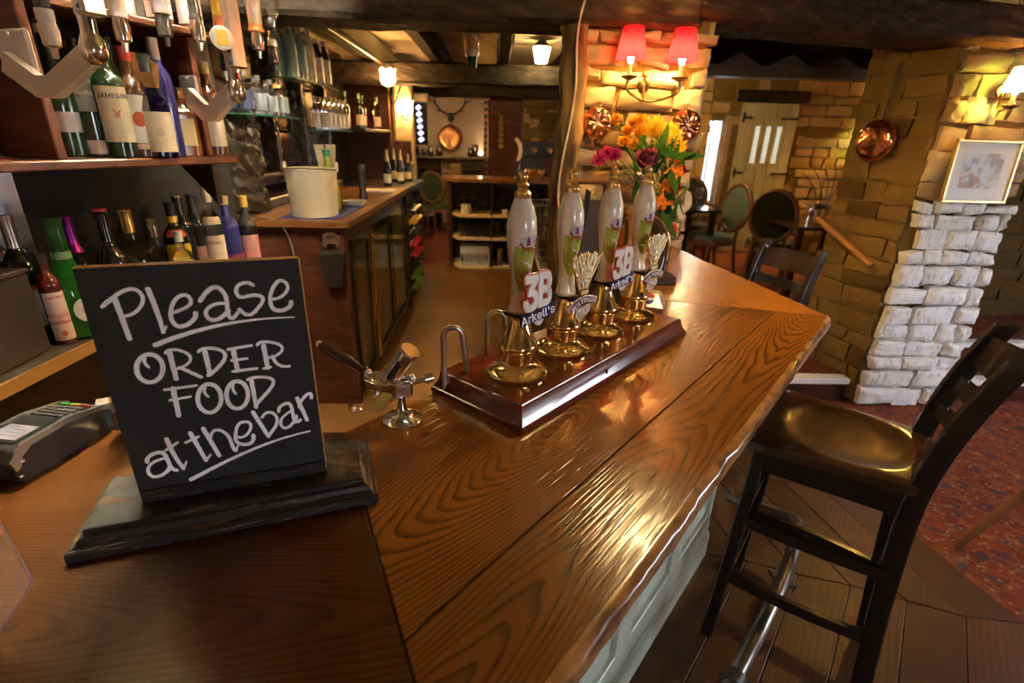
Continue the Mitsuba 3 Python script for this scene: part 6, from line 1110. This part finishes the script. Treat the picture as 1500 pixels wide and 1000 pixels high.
# ---- fireplace side
fw = struct('wall_fireplace', box(.36, 1.7, 8.6, 8.8, 0, 2.36), 'mortar'); stone_face(fw, (.36, 8.6, 1.5), (1, 0, 0), 1.3, .55, .07, .17, ('brown_stone_1', 'stone_1', 'brown_stone_0'), .03, 63, gap=.016)
rg = thing('kitchen_range', 'black iron range with two brass knobs under the far stone chimney', 'stove')
add(rg + '__hood', box(.40, 1.5, 8.30, 8.58, 1.30, 1.52, .01), 'iron', False); add(rg + '__body', box(.40, 1.5, 8.36, 8.58, 0, 1.0, .01), 'iron', False); add(rg + '__recess', box(.40, 1.5, 8.5, 8.58, 1.001, 1.299), 'iron', False)
for x in (.58, .82): add(rg + '__knob', sphere(.05, (x, 8.28, 1.40), 2), ('smetal', (0.62, 0.46, 0.22)), True)
one('ember_lamp', tr(lathe([(0, 0), (.06, 0), (.05, .02), (.02, .03), (.02, .14), (.04, .15), (.05, .20), (.03, .26), (0, .27)], 14), 1.09, 8.43, 1.001), ('matte', (0.8, 0.3, 0.1)), 'small red-orange glowing lamp left of the timber post in the far room', 'lamp', smooth=40, emitter=glow((1.0, 0.16, 0.03), 3.0))

# ---- hanging things and wall lanterns
def lantern(label, L_, k):
    t = thing('hanging_lantern', label, 'lamp'); L_ = np.array(L_)
    add(t + '__glass', lathe([(0, 0), (.05, 0), (.075, .12), (0, .12)], 6, L_), ('matte', (0.8, 0.8, 0.8)), False, glow((1.0, 0.70, 0.30), k))
    for a in np.arange(6) * math.pi / 3: add(t + '__bar', rod(L_ + (.053 * math.cos(a), .053 * math.sin(a), -.001), L_ + (.079 * math.cos(a), .079 * math.sin(a), .121), .004, sides=6), 'iron', False)
    add(t + '__hood', lathe([(0, .122), (.085, .122), (.08, .13), (.03, .17), (.012, .175), (.012, 2.36 - L_[2]), (0, 2.36 - L_[2])], 6, L_), 'iron', False)
lantern('bright six-sided lantern hanging under the far ceiling left of the middle pillar', (.385, 5.0, 2.17), 17)
lantern('six-sided lantern hanging over the bar, mirrored in the counter', (.62, 1.62, 2.02), 26)
lantern('lantern in the far right room behind the notched beam', (2.1, 5.6, 2.17), 30)
lantern('lantern hidden behind the far beam, lighting the copper tray', (-.62, 7.9, 2.13), 40)
t = thing('hanging_ornament', 'hanging tumbler-shaped ornament, amber with white rims over a dark green stem', 'ornament'); O_ = np.array([-.175, 4.0, 2.0])
add(t + '__stem', lathe([(0, 0), (.034, 0), (.036, .07), (0, .07)], 20, O_), ('gloss', (0.012, 0.05, 0.035)), 40)
add(t + '__lower_rim', lathe([(0, .07), (.046, .07), (.05, .085), (.048, .11), (0, .11)], 24, O_), ('gloss', (0.9, 0.82, 0.68)), 40)
add(t + '__bowl', lathe([(0, .11), (.040, .11), (.054, .17), (.056, .185), (0, .185)], 24, O_), ('gloss', (0.75, 0.38, 0.14)), 40)
add(t + '__hook', rod(O_ + (0, 0, .25), O_ + (0, 0, .36), .006), 'iron', 40)
add(t + '__upper_rim', lathe([(0, .185), (.056, .185), (.058, .21), (.052, .24), (.03, .245), (0, .25)], 24, O_), ('gloss', (0.72, 0.60, 0.48)), 40)
TUL = [(.016, -.055), (.05, -.04), (.066, 0), (.06, .04), (.070, .075)]
for k, (q, w, lab) in enumerate((((-.955, 5.0, 2.005), (-.985, 6.04, 2.06), 'bright tulip-shaped wall lantern, the nearer one left of the pale post'), ((-.955, 5.95, 1.815), (-1.0, 6.04, 1.85), 'bright tulip-shaped wall lantern, the farther one right of the pale post'))):
    t = thing('wall_lantern', lab, 'wall lamp'); q = np.array(q)
    m = lathe(TUL, 24, (0, 0, 0)); v = np.array(m.vertices); a = np.arctan2(v[:, 1], v[:, 0]); v[:, 2] += .012 * np.cos(a * 6) * (v[:, 2] > .05); m.vertices = v
    add(t + '__shade', tr(m, *q), ('matte', (0.8, 0.7, 0.5)), True, glow((1.0, 0.52, 0.15), 22)); add(t + '__bulb', sphere(.035, q + (0, 0, .01), 2), ('matte', (0.8, 0.8, 0.8)), True, glow((1.0, 0.62, 0.25), 30))
    add(t + '__arm', tube(spline([q + (0, 0, -.055), q + (0, .02, -.11), (np.array(w) + q) / 2 + (0, 0, -.12), np.array(w)], 6), .008, 8), 'iron', True)
t = thing('wall_speaker', 'small dark speaker box under the beam right of the pale post', 'speaker'); add(t + '__box', box(-.98, -.76, 6.28, 6.42, 1.90, 2.0, .01), ('satin', (0.03, 0.028, 0.03)), False); add(t + '__light', sphere(.012, (-.80, 6.278, 1.93), 1), ('gloss', (0.6, 0.02, 0.02)), True)
w = struct('window_4', box(-1.40, -1.12, 8.98, 9.02, 1.42, 2.06), 'dark_wood', label='narrow leaded window with lavender diamond panes in the far corner')
for k in range(6): add(w + '__pane', frame(extrude(Polygon([(0, -.045), (.05, 0), (0, .045), (-.05, 0)]), .006), (-1.225 - .006 * k, 8.975, 1.50 + .095 * k), (1, 0, 0), unit((.25, 0, 1)), (0, -1, 0)), ('gloss', (0.5, 0.5, 0.7)), False, glow((0.50, 0.52, 0.95), .55))
one('kettle_lamp', sphere(.03, (-.93, 6.02, 1.25), 2), 'brass', 'small brass knob on the pale post below the lanterns', 'knob', smooth=True)
one('baize_panel', box(-1.125, -.935, 6.03, 6.045, 1.0, 1.5, .004), 'panel_wood', 'narrow brown board fixed on the pale post', 'board', smooth=False)
